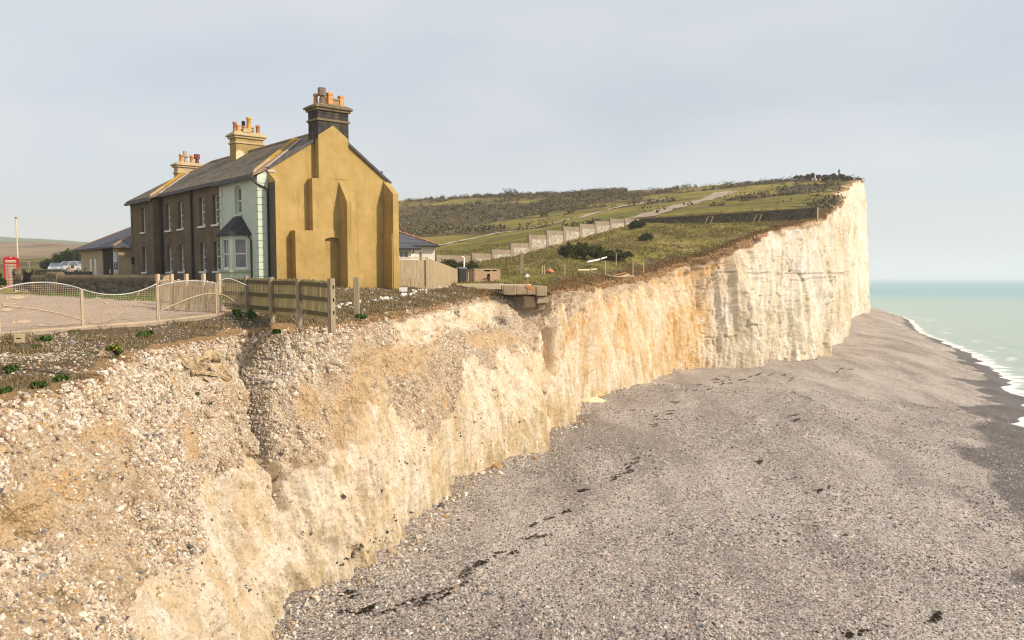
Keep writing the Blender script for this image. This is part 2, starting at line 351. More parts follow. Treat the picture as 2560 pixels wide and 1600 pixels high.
def m_beach():
    g = G('shingle', .8, .25); p = g.pos()
    v1 = g.voro(14, p); s1 = g.n('ShaderNodeSeparateColor'); g.set(s1.inputs[0], v1); d1 = g.voro(14, p, 'Distance')
    v2 = g.voro(7.5, p); s2 = g.n('ShaderNodeSeparateColor'); g.set(s2.inputs[0], v2)
    stops = [(0, (.065, .058, .053)), (.20, (.195, .17, .15)), (.40, (.38, .325, .28)), (.62, (.60, .51, .43)), (.77, (.40, .26, .155)), (.82, (.90, .82, .70)), (1, (.20, .185, .175))]
    a = g.ramp(s1.outputs[0], stops); b = g.ramp(s2.outputs[0], stops)
    m = g.mix(.42, a, b)
    cl = g.noise(1.1, 6, .7); big = g.noise(.13, 5, .6, g.pos((1, .55, 1), rot=(0, 0, R(-20)))); band = g.noise(.35, 4, .6, g.pos((1, .25, 1), rot=(0, 0, R(-27))))
    m = g.mix(g.mr(cl, .35, .68, .0, .25), m, (.50, .44, .38))
    m = g.mix(g.mr(big, .46, .62, 0, .62), m, (.25, .205, .175))
    m = g.mix(g.mr(g.noise(.22, 5, .65, g.pos((1, .5, 1), rot=(0, 0, R(-24)))), .50, .62, 0, .42), m, (.60, .52, .445))
    m = g.mix(g.mr(band, .50, .62, 0, .35), m, (.17, .148, .13))
    m = g.mix(g.mr(band, .48, .34, 0, .4), m, (.52, .465, .41))
    wet = g.mr(g.math('ADD', g.attr('wet'), g.math('MULTIPLY', g.math('SUBTRACT', cl, .5), .5)), .38, .62)
    m = g.mix(wet, m, g.mix(.78, m, (.065, .05, .04)))
    g.set(g.b.inputs['Roughness'], g.mr(wet, 0, 1, .8, .45))
    return g.done(m, g.bump(g.math('ADD', g.math('MULTIPLY', d1, -1), g.math('MULTIPLY', g.voro(6.5, p, 'Distance'), -1.2)), .9, .07))
def m_sea():
    g = G('sea_water', .25, .35); 
    n1 = g.noise(.02, 5, .6, g.pos((.5, 2.2, 1))); n2 = g.noise(.35, 5, .65, g.pos((.5, 1.8, 1), rot=(0, 0, R(-20))))
    off = g.math('ADD', g.attr('off'), g.math('MULTIPLY', g.math('SUBTRACT', n1, .5), .5))
    col = g.ramp(off, [(.0, (.37, .45, .355)), (.22, (.36, .465, .365)), (.40, (.37, .45, .345)), (.56, (.23, .43, .37)), (.74, (.16, .365, .35)), (1, (.15, .32, .34))])
    col = g.mix(g.mr(n2, .5, .75, 0, .3), col, (.22, .30, .25))
    sw = g.noise(.5, 6, .7, g.pos((.28, 1.7, 1), rot=(0, 0, R(-12))))
    fo = g.mr(g.math('ADD', g.attr('foam'), g.math('MULTIPLY', g.math('SUBTRACT', sw, .5), 1.5)), .42, .72)
    col = g.mix(fo, col, (.80, .80, .77))
    g.set(g.b.inputs['Roughness'], g.mr(fo, 0, 1, .3, .9))
    return g.done(col, g.bump(n2, .5, .6, g.bump(g.noise(2.2, 4, .6, g.pos((.6, 1.6, 1))), .2, .15)))
M_CLIFF, M_GROUND, M_BEACH, M_SEA = m_cliff(), m_ground(), m_beach(), m_sea()

# ---- cliff face
NT = 200
tv = np.concatenate([np.linspace(-.22, 0, 12, endpoint=False), np.linspace(0, 1, NT)])
tang = np.gradient((Bc+Ec)[:, :2]/2, axis=0); tang = smooth(tang, 30); tang /= np.linalg.norm(tang, axis=1)[:, None]
nout = np.stack([tang[:, 1], -tang[:, 0]], 1)
Dm = Ec[:, 1]
pw = 1+1.1*ss(24, 34, Dm)*(1-ss(48, 60, Dm))+.35*ss(60, 80, Dm)
T, Dg = np.meshgrid(tv, Dm); 
gg = np.where(T < 0, T*.35, np.clip(T, 0, 1)**pw[:, None])
V0 = np.zeros((NS, len(tv), 3))
for k in range(2): V0[..., k] = Bc[:, None, k]+(Ec-Bc)[:, None, k]*gg
V0[..., 2] = Bc[:, None, 2]+(Ec-Bc)[:, None, 2]*np.where(T < 0, T*.35, T)
px, py = proj(V0); px = px.reshape(NS, -1); py = py.reshape(NS, -1)
x, y, z = V0[..., 0], V0[..., 1], V0[..., 2]
bx, by = zip(*[(-900, 2600), (0, 1760), (250, 1650), (400, 1490), (470, 1340), (490, 1190), (520, 1150), (600, 1230), (690, 1255), (760, 1230), (830, 1130), (930, 1080), (955, 985), (1010, 1040), (1085, 1060), (1140, 985), (1165, 885), (1260, 890), (1340, 880), (1360, 800), (1420, 775), (1480, 750), (1600, 728), (1700, 690), (1800, 640), (1900, 596), (2050, 560), (2100, 480), (2170, 440)])
scl = np.interp(px, [0, 600, 1300, 2100], [190, 130, 50, 8])
nb = fbm(x*.35, y*.35, z*.35, 4, .6)
rub = ss(-.25, .25, (np.interp(px, bx, by)-py)/scl+nb*1.15)
farm = ss(74, 90, Dg)
soil = ss(.965, .995, T+.012*nb)*(1-.4*farm)
soil = np.maximum(soil, ss(.90, .97, T+.03*nb)*ss(52, 60, Dg)*(1-ss(86, 92, Dg))*.75)
orange = np.exp(-((px-1712)/62)**4-((py-830)/95)**4)*.8 + .8*ss(1590, 1650, px)*ss(1830, 1770, px)*ss(.80, .93, T)+.40*np.exp(-((px-1450)/120)**2-((py-850)/90)**2)+.6*ss(.55, .95, T+.12*nb)*ss(1360, 1460, px)*ss(1900, 1800, px)+.50*ss(-.1, .4, nb)*ss(1300, 1420, px)*ss(1820, 1760, px)+.35*ss(.1, .5, fbm(x*.3, y*.3, z*.12, 3))*farm*ss(.2, .8, T)
sand = sum(np.exp(-((px-a_)/w_)**2-((py-c_)/h_)**2) for a_, c_, w_, h_ in ((95, 1285, 62, 75), (10, 1320, 50, 50), (265, 1075, 30, 26), (225, 1085, 30, 14), (905, 1010, 26, 110), (850, 1065, 18, 95), (470, 1120, 22, 40), (990, 900, 60, 40), (1230, 850, 60, 22), (455, 1085, 20, 50), (760, 1010, 22, 50)))
sand = np.clip(sand*(1.1+.5*nb), 0, 1)*(Dg < 52)
olive0 = ss(.11, .02, T+.05*nb)*(Dg < 62)*1.3
olive = ss(0, .25, .45-T)*(1-farm)*ss(20, 26, Dg)*(.55+.7*nb) + .7*farm*ss(.55, .35, T)*ss(-.1, .4, fbm(x*.16, y*.16, z*.1, 3))
zc = z+.25*fbm(x*.15, y*.15, 2+0*z, 2)
crack = farm*np.maximum(np.exp(-((zc-12.45)/.06)**2)*ss(1785, 1800, px)*ss(2115, 2090, px), .8*np.exp(-((zc-14.6)/.08)**2)*ss(1790, 1800, px)*ss(1900, 1860, px)+.7*np.exp(-((zc-9.0-.03*y)/.07)**2)*ss(1950, 2000, px))*ss(-.55, -.1, fbm(x*.5, y*.5, z*0, 2))
# vertical fissure on the white nose
fx = np.interp(py, [610, 660, 690, 720, 760], [1812, 1792, 1784, 1768, 1762])
fis = farm*np.exp(-((px-fx)/3.2)**2)*ss(618, 640, py)*ss(765, 730, py)
crack = np.clip(crack+fis, 0, 1); olive = np.maximum(olive, olive0)
# relief
big = fbm(x*.16, y*.16, z*.05, 3)
flu = 1-np.abs(fbm(x*.75, y*.75, z*.11, 3)); flu2 = 1-np.abs(pn(x*1.9, y*1.9, z*.22))
blk = fbm(x*2.3, y*2.3, z*1.6, 4, .6)
ds = np.where(T < 0, 1, ss(1.0, .86, T))
disp = ds*((.35+.9*farm)*big + (1-rub)*(.55*(flu-.6)+.26*(flu2-.6)+.07*(1-np.abs(pn(x*4.5, y*4.5, z*.45))-.6))*(1-.55*farm)) + (.055+.07*rub)*blk+(1-rub)*.07*ds*(np.abs(fbm(x*4, y*4, z*2.0, 3, .6))-.3)*ss(1.0, .97, T)
disp += rub*(.07*fbm(x*6, y*6, z*6, 2)+.20*fbm(x*.9, y*.9, z*.8, 3)+.10*(1-np.abs(pn(x*2.0, y*2.0, z*.5))))*ss(1.005, .98, T)
band = ss(955, 1000, px)*ss(1275, 1235, px)*ss(.80, .86, T+.02*nb)*ss(.975, .955, T+.008*nb)
rub = rub*(1-.9*band)
led = farm*(.05*fbm(x*.08, y*.08, z*.7, 3)+.42*fbm(x*.28, y*.28, z*.035, 3)+.22*(np.abs(pn(x*.5, y*.5, z*.05))-.3))
aw = (x*.5+y*.86)+1.6*nb; blkf = farm*(.9*pn(np.floor(aw*.42)*3.7+.37, np.floor(z*.09+1.4*pn(x*.2, y*.2, z*.1))*5.1+.21, 0*z+.37)+.5*pn(np.floor(aw*1.1)*3.1+.4, np.floor(z*.12+1.6*nb)*2.3+.3, 0*z+.71))
disp += ds*(led+.34*blkf+farm*(.12*fbm(x*.9, y*.9, z*.4, 4, .6)+.14*(.5-np.abs(fbm(x*.45, y*.45, z*.06, 3)))))
disp -= crack*.08
# gullies washed out of the near face
def gully(pts, wid, dep):
    global disp
    pts = np.array(pts, float); best = np.full(px.shape, 1e9); w = np.ones(px.shape); dd = np.zeros(px.shape)
    for i in range(len(pts)-1):
        a, b = pts[i], pts[i+1]; ab = b-a
        t = np.clip(((px-a[0])*ab[0]+(py-a[1])*ab[1])/(ab@ab), 0, 1)
        d = np.hypot(px-a[0]-t*ab[0], py-a[1]-t*ab[1]); m = d < best
        best = np.where(m, d, best); w = np.where(m, wid[i]+t*(wid[i+1]-wid[i]), w); dd = np.where(m, dep[i]+t*(dep[i+1]-dep[i]), dd)
    disp = disp-dd*np.exp(-(best/w)**2)*(Dg < 60)
gully([(700, 838), (690, 880), (665, 930), (650, 985), (655, 1050), (672, 1110), (690, 1190), (716, 1275)], [44, 42, 28, 17, 15, 15, 11, 7], [.5, 1.3, 1.8, 1.7, 1.5, 1.4, 1.2, .7])
gully([(640, 850), (600, 895), (640, 960)], [40, 36, 18], [.4, .7, .4])
fun = np.exp(-((px-668+.1*(py-850))/34)**2)*ss(832, 850, py)*ss(1010, 930, py)+.8*np.exp(-((px-655)/9)**2)*ss(930, 960, py)*ss(1120, 1040, py)+.45*np.exp(-((px-315)/30)**2-((py-900)/40)**2)
soil = np.maximum(soil, np.clip(fun, 0, 1)*.52*(Dg < 40))
gully([(505, 1010), (500, 1060), (508, 1090)], [12, 14, 8], [.3, .5, .2])
gully([(565, 1180), (575, 1260), (585, 1330), (582, 1460)], [18, 16, 14, 10], [.5, .8, .7, .3])
gully([(1372, 830), (1385, 920), (1376, 960)], [10, 8, 6], [.7, .9, .5])
gully([(1362, 990), (1376, 1030), (1381, 1060)], [8, 8, 5], [.6, .8, .4])
gully([(1255, 745), (1262, 790)], [30, 22], [.5, .4])
gully([(60, 1290), (120, 1335), (110, 1380)], [48, 40, 26], [.6, .8, .4])
gully([(320, 885), (335, 940)], [34, 26], [.45, .5])
Vc = V0.copy()
for k in range(2): Vc[..., k] += nout[:, None, k]*disp
Vc[..., 2] += .25*disp*np.where(rub > .5, 1, .3)*ss(1.0, .9, T)*(T > 0)
att = dict(rubble=rub, soil=soil, orange=np.clip(orange, 0, 1), far=farm, olive=np.clip(olive, 0, 1), crack=crack, sand=sand)
cliff = npmesh('cliff', Vc, gridfaces(NS, len(tv)), M_CLIFF, attrs=att); tag(cliff, kind='structure')

# ---- land behind the cliff edge
dv = np.concatenate([[0], np.geomspace(.06, 520, 270)])
nd = np.array([-.94, .34]); nd /= np.linalg.norm(nd)
lx = Vc[:, -1, 0][:, None]+nd[0]*dv; ly = Vc[:, -1, 1][:, None]+nd[1]*dv
hh = H0(lx, ly); rr = rough_h(lx, ly)
ez = Vc[:, -1, 2][:, None]; k = np.exp(-dv/2.5)[None]
lz = hh+(ez-hh[:, :1])*k+rr*(1-np.exp(-dv/.6))
pX, pY = proj(np.stack([lx, ly, lz], -1)); pX = pX.reshape(lx.shape); pY = pY.reshape(lx.shape)
DV = np.broadcast_to(dv, lx.shape)
wob = 6*fbm(lx*.7, ly*.7, 0*lx, 3)
near = ly < 60
gravel = inpoly(pX+wob, pY+wob*.6, [(-700, 960), (-10, 834), (205, 819), (395, 806), (548, 789), (640, 772), (600, 745), (420, 757), (250, 744), (100, 736), (-700, 733)]) & near & (ly > 15)
lush = inpoly(pX+wob, pY+wob*.4, [(100, 738), (250, 746), (420, 759), (640, 768), (660, 720), (420, 718), (100, 718)]) & near
lush = lush*1.0+.9*((ly > 70) & (pX < 420))*ss(-.6, .2, fbm(lx*.03, ly*.03, 0*lx, 2))
house_plot = inpoly(pX, pY+wob, [(640, 775), (830, 830), (985, 800), (1240, 752), (1380, 740), (1400, 706), (1150, 703), (660, 700)]) & near
soilm = np.maximum(house_plot*.75, ss(10, 6.5, DV+.5*wob)*(ly < 50))
soilm = np.maximum(soilm, (DV < 2.2+.2*wob)*(ly >= 50)*(ly < 86)*.8)
rim = ss(.9, .15, DV+.06*wob)*(ly < 50)+ss(.8, .2, DV+.08*wob)*(ly >= 50)*.62*(ly < 96)
lush = np.maximum(lush, .75*inpoly(pX, pY+wob, [(1110, 660), (1300, 590), (1600, 540), (1700, 515), (1560, 530), (1300, 585), (1090, 625)])*(ly > 90))
lush = np.maximum(lush, .55*inpoly(pX, pY+wob*.3, [(1640, 535), (2045, 515), (2080, 490), (1900, 482), (1700, 510)])*(ly > 90))
fsc = fbm(lx*.028, ly*.05, 0*lx, 4, .6)
scrub = inpoly(pX, pY+wob*.5, [(980, 600), (1130, 575), (1300, 545), (1480, 510), (1560, 505), (1450, 500), (1250, 510), (1000, 515)])*.9*(ly > 130)
scrub = np.maximum(scrub, ss(.02, .35, fsc)*(ly > 110)*.85)
scrub = np.maximum(scrub, inpoly(pX, pY, [(1930, 482), (2040, 476), (2080, 470), (2060, 462), (2010, 462)])*1.0)
scrub = np.maximum(scrub, (ly > 215)*ss(505, 490, pY)*ss(1700, 1500, pX)*.9*(pX > 950))
scrub = np.maximum(scrub, .5*ss(-.1, .4, fbm(lx*.15, ly*.15, 4+0*lx, 3))*(ly > 54)*(ly < 100)*(pX > 1150))
lush = np.where(scrub > .4, lush*.3, lush)
land = npmesh('ground', np.stack([lx, ly, lz], -1), gridfaces(NS, len(dv))[:, ::-1], M_GROUND, attrs=dict(gravel=gravel*1.0, soil=soilm, lush=np.clip(lush, 0, 1), scrub=scrub, rim=np.clip(rim, 0, 1)))
tag(land, kind='structure')

# ---- far hills to the left
def hill_mat():
    g = G('far_hills', 1, 0); far = g.attr('far')
    n = g.noise(.02, 6, .65, g.pos((1, .4, 3))); n2 = g.noise(.004, 5, .6)
    brown = g.ramp(n, [(.35, (.155, .112, .072)), (.5, (.225, .165, .105)), (.66, (.29, .215, .14))])
    green = g.mix(g.mr(n2, .52, .56), (.10, .15, .062), (.05, .068, .045))
    return g.done(g.mix(far, brown, green))
a = np.linspace(-900, 1500, 240); Dh = np.geomspace(270, 3600, 150); aa, DD = np.meshgrid(a, Dh, indexing='ij')
hx = (aa-1280)/F*DD
zh = np.interp(DD, [270, 330, 420, 700, 780, 900, 1100, 1500, 1700, 3600], [13, 17.5, 25, 38.5, 34, 30, 48, 86, 88, 60])
zh = zh+1.0*fbm(hx*.02, DD*.02, 0*hx, 3)*ss(300, 400, DD)+(6*fbm(hx*.0016, DD*.0016, 3+0*hx, 3)-9*ss(-100, 250, aa)*ss(1000, 1400, DD)-4*ss(100, 330, aa)*ss(450, 700, DD))*ss(400, 800, DD)
zh = np.where(aa > 500, zh*(1-ss(500, 1000, aa)*.75), zh)
hills = npmesh('hills', np.stack([hx, DD, zh], -1), gridfaces(len(a), len(Dh)), hill_mat(), attrs=dict(far=ss(720, 800, DD))); tag(hills, kind='structure')

# ---- beach and sea
def Xb(Y): return np.interp(Y, [-30, 2, 8, 13, 17, 20.9, 25, 28, 33, 37, 42, 48, 52, 60, 65, 72, 80, 85, 91, 98, 108, 123, 150, 200, 262, 300, 400, 700], [-2.2, -3, -3.6, -4.6, -5.4, -6.6, -5.4, -4.2, -3.4, -3, .5, 1.2, 2.8, 4, 7, 11, 14, 20, 28, 35, 40, 46, 59, 79, 108, 117, 133, 169])
def Xw(Y): return np.interp(Y, [-40, 0, 10, 24, 35, 50, 62, 80, 90, 107, 129, 158, 183, 238, 307, 420, 720], [2, 11, 15, 21.5, 26, 33.5, 39.5, 49, 54, 62, 71, 81, 89, 112.5, 135, 166, 230])
def beach_z(X, Y):
    w = (X-Xb(Y))/(Xw(Y)-Xb(Y)); s = np.clip(w, 0, 1)
    b = np.where(w < 1, 3*(1-s**1.9), -5.2*(w-1))
    cusp = ss(.55, .85, w)*ss(1.5, 1.05, w)
    al = X*.45+Y*.89
    b = b+cusp*(.34*fbm(al*.13, 0*al, w*1.0, 2)+.20*pn(al*.33, 0*al+3, w*1.2))
    b = b+ss(0, .15, w)*ss(1.1, .8, w)*(.16*fbm(X*.14, Y*.07, 0*X, 3)+(1-.65*ss(70, 130, Y))*(.08*pn(X*.42-.2*Y, Y*.06+X*.03, 4+0*X)+.10*pn(X*.2-.1*Y, Y*.04, 8+0*X))+.05*fbm(X*.9, Y*.9, 1+0*X, 3)+.035*fbm(X*3, Y*3, 6+0*X, 2))
    b = b+.35*np.exp(-np.maximum(w, 0)*14)*(fbm(X*.3, Y*.3, 8+0*X, 2)+.1)
    return b, w
Yr = np.concatenate([np.linspace(-25, 15, 40, endpoint=False), np.geomspace(15, 700, 900)])
wv = np.linspace(0, 1, 420)
YY = Yr[:, None]+0*wv; XX = (Xb(Yr)-4)[:, None]+(Xw(Yr)-Xb(Yr)+4+24)[:, None]*wv
bz, bw = beach_z(XX, YY)
wet = np.where(bw > .6, ss(1.02, .50, bz+.42*fbm((XX*.45+YY*.89)*.2, 0*XX, bw*2, 2)), 0)
beach = npmesh('beach', np.stack([XX, YY, bz], -1), gridfaces(*XX.shape)[:, ::-1], M_BEACH, attrs=dict(wet=wet)); tag(beach, kind='structure')
Ys = np.concatenate([np.linspace(-40, 20, 50, endpoint=False), np.geomspace(20, 460, 700, endpoint=False), np.geomspace(460, 12000, 120)])
ov = np.concatenate([[-14], np.linspace(-8, 45, 320, endpoint=False), np.geomspace(45, 14000, 90)])
SY = Ys[:, None]+0*ov; SX = (Xw(np.minimum(Ys, 720))+np.maximum(Ys-720, 0)*.25)[:, None]+ov
SX = np.where(ov[None] == -14, np.where(SY > 420, SX-SY*1.2, SX), SX)
zb, ww = beach_z(SX, SY); dep = np.where(SY < 600, -zb, 5.0)
dsh = SX-Xw(np.minimum(SY, 720))
fn_ = fbm(SY*.35+SX*.1, dsh*.12, 0*SY, 3)
foam = np.clip(.85*ss(.8, .02, dep)*ss(9, 1, dsh)*(.45+.9*ss(-.3, .4, fn_))+.40*ss(-.2, .5, fbm(SY*.09, dsh*.15, 0*SY, 3))*np.exp(-((dsh-6-4*fbm(SY*.05, 0*SY, 0*SY, 2))/2.2)**2)+.22*ss(14, 3, dsh), 0, 1)*ss(520, 200, SY)
off = ss(140, 900, SY+.35*SX)*.80+ss(900, 4000, SY)*.20
swell = .05*np.sin(dsh*1.1+2*fbm(SX*.03, SY*.03, 0*SX, 2))*ss(0, 6, dsh)*ss(300, 50, SY)
sea = npmesh('sea', np.stack([SX, SY, .02+swell], -1), gridfaces(*SX.shape)[:, ::-1], M_SEA, attrs=dict(off=np.clip(off, 0, 1), foam=foam)); tag(sea, kind='structure')

# ---- loose stones (stuff)
ICO = []
_bm = bmesh.new(); bmesh.ops.create_icosphere(_bm, subdivisions=1, radius=1); _bm.verts.ensure_lookup_table()
IV = np.array([v.co[:] for v in _bm.verts]); IF = np.array([[v.index for v in f.verts] for f in _bm.faces]); _bm.free()
def stones(name, pos, size, cols, mat, flat=.62, label=None, cat=None, smooth=False):
    n = len(pos); V = IV[None]*(1+.35*rng.normal(size=(n, len(IV), 1)).clip(-1.5, 1.5)*.6)
    V = V*np.stack([np.ones(n), rng.uniform(.55, .95, n), rng.uniform(flat*.7, flat*1.2, n)], 1)[:, None]
    q = rng.normal(size=(n, 4)); q[:, :3] *= .6; q[:, 3] *= 1.6; q /= np.linalg.norm(q, axis=1)[:, None]
    u = q[:, :3]; w = q[:, 3:4]
    # spin about z then tilt
    az = rng.uniform(0, 6.28, n); c, s_ = np.cos(az)[:, None], np.sin(az)[:, None]
    V = np.stack([V[..., 0]*c-V[..., 1]*s_, V[..., 0]*s_+V[..., 1]*c, V[..., 2]], -1)
    cr1 = np.cross(u[:, None], V); V = V+2*(w[:, None]*cr1+np.cross(u[:, None], cr1))
    V = V*size[:, None, None]+pos[:, None]
    Fq = (IF[None]+(np.arange(n)*len(IV))[:, None, None]).reshape(-1, 3)
    o = npmesh(name, V, Fq, mat, cols=np.repeat(cols, len(IV), 0), smooth=smooth)
    return tag(o, label, cat, kind='stuff')
def stone_mat(name='stone', rough=.8):
    g = G(name, rough, .25); n = g.noise(14, 4, .65)
    return g.done(g.mix(1.0, g.attr('tint', 'Color'), g.ramp(n, [(.3, .62), (.62, 1.0)]), 'MULTIPLY'), g.bump(n, .4, .01))
M_STONE = stone_mat()
PAL = np.array([(.68, .585, .455), (.59, .48, .35), (.49, .375, .255), (.36, .265, .175), (.31, .28, .265), (.15, .135, .13), (.52, .33, .15), (.75, .69, .59)])
def palette(n, w): 
    w = np.array(w, float); return PAL[rng.choice(len(PAL), n, p=w/w.sum())]*rng.uniform(.82, 1.08, (n, 1))
cell = np.linalg.norm(np.cross(Vc[1:, :-1]-Vc[:-1, :-1], Vc[:-1, 1:]-Vc[:-1, :-1]), axis=-1)
cnoise = fbm(V0[:-1, :-1, 0]*.45, V0[:-1, :-1, 1]*.45, V0[:-1, :-1, 2]*.45, 3, .6)
wgt = cell*(1-.62*ss(21, 32, y[:-1, :-1]))*np.clip(rub[:-1, :-1]*1.1-.05, .05, 1)*ss(6, 8, y[:-1, :-1])*ss(62, 40, y[:-1, :-1])*(T[:-1, :-1] > -.02)*(.10+ss(-.42, .15, cnoise))
wgt *= np.where(T[:-1, :-1] > .97, .4, 1)
wgt = wgt*(1-.93*ss(.25, .5, sand[:-1, :-1])); inv = (px[:-1, :-1] > -160) & (py[:-1, :-1] < 1720); wgt = wgt*inv
NR = 135000
idx = rng.choice(wgt.size, NR, p=(wgt/wgt.sum()).ravel()); ii, jj = np.unravel_index(idx, wgt.shape)
ru, rv = rng.random((2, NR, 1))
ps = Vc[ii, jj]*(1-ru)*(1-rv)+Vc[ii+1, jj]*ru*(1-rv)+Vc[ii, jj+1]*(1-ru)*rv+Vc[ii+1, jj+1]*ru*rv
siz = np.exp(rng.normal(math.log(.026), .50, NR)).clip(.011, .13)
siz *= np.where(ps[:, 2] > 8.6, 1.15, 1.0)
top = (ps[:, 2] > 8.6) & (rng.random(NR) < .75)
ps -= np.c_[nout[ii]*.85, np.full(NR, .45)]*(siz*.28)[:, None]
tarp = inpoly(*proj(ps), [(440, 885), (535, 872), (560, 905), (590, 960), (480, 950)]); keep = ~(tarp & (rng.random(NR) < .85)); ps, siz, top = ps[keep], siz[keep], top[keep]; NR = len(ps)
cl_ = np.where(top[:, None], palette(NR, [5, 3, 2, 2, .5, .4, .6, 5]), palette(NR, [4.4, 4, 3, 1.6, 1.4, 1.0, .8, 3]))
dk = (ps[:, 1] > 22) & (cl_.mean(1) < .34); cl_[dk] = np.array([.50, .39, .27])*rng.uniform(.8, 1.15, (dk.sum(), 1))
stones('chalk_rubble', ps, siz, cl_, M_STONE, label='loose chalk lumps and flints covering the near rubbly slope of the cliff', cat='rubble')
# stones lying on the bare soil along the edge and round the house plot
wg = np.linalg.norm(np.cross(np.stack([lx[1:, :-1]-lx[:-1, :-1], ly[1:, :-1]-ly[:-1, :-1], 0*lx[1:, 1:]], -1), np.stack([lx[:-1, 1:]-lx[:-1, :-1], ly[:-1, 1:]-ly[:-1, :-1], 0*lx[1:, 1:]], -1)), axis=-1)
wg = wg*np.clip(soilm[:-1, :-1], 0, 1)*(ly[:-1, :-1] > 9)*(ly[:-1, :-1] < 54)*ss(-.5, .4, fbm(lx[:-1, :-1]*.5, ly[:-1, :-1]*.5, 0*lx[:-1, :-1], 3)+.1)*(pX[:-1, :-1] > -200)*(1-.999*gravel[:-1, :-1])*(1+4*np.exp(-((pX[:-1, :-1]-80)/110)**2-((pY[:-1, :-1]-885)/28)**2))
NG = 17000
idx = rng.choice(wg.size, NG, p=(wg/wg.sum()).ravel()); ii, jj = np.unravel_index(idx, wg.shape)
LV = np.stack([lx, ly, lz], -1); ru, rv = rng.random((2, NG, 1))
ps = LV[ii, jj]*(1-ru)*(1-rv)+LV[ii+1, jj]*ru*(1-rv)+LV[ii, jj+1]*(1-ru)*rv+LV[ii+1, jj+1]*ru*rv
siz = np.exp(rng.normal(math.log(.016), .66, NG)).clip(.008, .12)
stones('field_stones', ps, siz, palette(NG, [4, 4, 4, 4, 1.5, 1, 1, 2]), M_STONE, label='pale stones scattered over the bare soil above the cliff edge', cat='stones')
# bigger pebbles on the shingle
NP = 110000
yy = 16+ (rng.random(NP)**1.6)*55; wq = rng.uniform(.0, .97, NP)
xx_ = Xb(yy)+wq*(Xw(yy)-Xb(yy)); zz, _ = beach_z(xx_, yy)
siz = np.exp(rng.normal(math.log(.026), .36, NP)).clip(.013, .09)*(1+.35*(fbm(xx_*.12, yy*.12, 0*xx_, 2) > .15))
pc = np.array([(.11, .105, .105), (.24, .22, .205), (.40, .36, .32), (.56, .51, .45), (.80, .75, .68), (.38, .25, .15)])[rng.choice(6, NP, p=[.2, .24, .23, .17, .1, .06])]
stones('pebbles', np.c_[xx_, yy, zz+.005], siz, pc, M_STONE, label='grey and white pebbles lying on the shingle beach', cat='pebbles')
# ------------------------------------------------------------------ placing helpers
def ground_hit(px_, py_, D0=14, D1=420):
    D = np.geomspace(D0, D1, 700); r = ray(px_, py_); r = r/r[1]
    X, Z = r[0]*D, EYE+r[2]*D; h = H(X, D); s = np.where(Z <= h)[0]
    i = s[0] if len(s) else int(np.argmin(Z-h)); return Vector((X[i], D[i], h[i]))
def at(px_, D, sink=0.0):
    X = (px_-1280)/F*D*1.0; return Vector((X, D, hz(X, D)-sink))
class VP:     # a vertical plane through two points: pixel -> (distance along, height)
    def __init__(s, A, B):
        s.A = Vector((A[0], A[1], 0)); B = Vector((B[0], B[1], 0)); s.L = (B-s.A).length; s.d = (B-s.A)/s.L; s.n = Vector((s.d.y, -s.d.x, 0))
        s.rz = math.atan2(s.d.y, s.d.x)
    def az(s, px_, py_):
        r = Vector(ray(px_, py_)); o = Vector((0, 0, EYE)); t = (s.A-o).dot(s.n)/r.dot(s.n); q = o+r*t
        return (q-s.A).dot(s.d), q.z

# ------------------------------------------------------------------ materials
def render_mat(name, c1, c2, c3=None, stain=.5, sc_=.6):
    g = G(name, .9, .12); v = g.pos(world=False)
    a = g.noise(sc_, 7, .62, v); b = g.noise(7, 5, .65, v); s_ = g.noise(1.6, 6, .65, g.pos((1, 1, .22), world=False)); mid2 = g.noise(2.1, 5, .6, v)
    col = g.ramp(a, [(.35, c1), (.65, c2)])
    if c3: col = g.mix(g.mr(s_, .53, .72, 0, stain), col, c3)
    col = g.mix(g.mr(mid2, .50, .72, 0, .28), col, tuple(min(1, q*1.22) for q in c2))
    col = g.mix(g.mr(b, .56, .75, 0, .2), col, tuple(q*.6 for q in c1))
    ck = g.voro(.8, g.pos((1, 1, .7), world=False, rot=(.3, .2, .5)), 'Distance', 'DISTANCE_TO_EDGE'); col = g.mix(g.math('MULTIPLY', g.mr(ck, .007, .002), g.mr(a, .5, .6, 0, .55)), col, tuple(q*.45 for q in c1))
    sp_ = g.n('ShaderNodeSeparateXYZ'); g.set(sp_.inputs[0], v); damp = g.math('ADD', g.mr(sp_.outputs[2], .4, 1.6, .22, 0), g.math('MULTIPLY', g.math('SUBTRACT', mid2, .5), .6)); col = g.mix(g.mr(damp, .05, .30, 0, .5), col, tuple(q*.62 for q in c1))
    return g.done(col, g.bump(b, .35, .012, g.bump(mid2, .35, .05)))
M_OCHRE = render_mat('ochre_render', (.35, .24, .078), (.47, .33, .128), (.24, .16, .052), .75)
M_BROWN = render_mat('brown_pebbledash', (.135, .098, .062), (.20, .15, .098), (.085, .062, .042), .8, 1.0)
M_GREEN = render_mat('pale_green_paint', (.50, .565, .45), (.57, .63, .51), (.44, .45, .33), .35)
M_CHIMB = render_mat('sooty_render', (.03, .029, .028), (.07, .063, .055), (.20, .155, .08), .6, 2.2)
M_CHIMY = render_mat('tan_render', (.30, .215, .085), (.42, .30, .13), (.24, .165, .06), .6, 1.2)
M_CREAM = simple('cream_render', (.66, .54, .33), (.76, .64, .42), 2)
M_CAPC = simple('pale_capping', (.38, .29, .15), (.56, .44, .25), 2.5)
M_WHITE = simple('white_paint', (.70, .68, .63), (.80, .78, .74), 4, .5, .4)
M_BLACK = simple('black_paint', (.018, .017, .018), (.035, .032, .03), 5, .5, .4)
M_TERRA = simple('terracotta', (.46, .22, .085), (.66, .36, .14), 5)
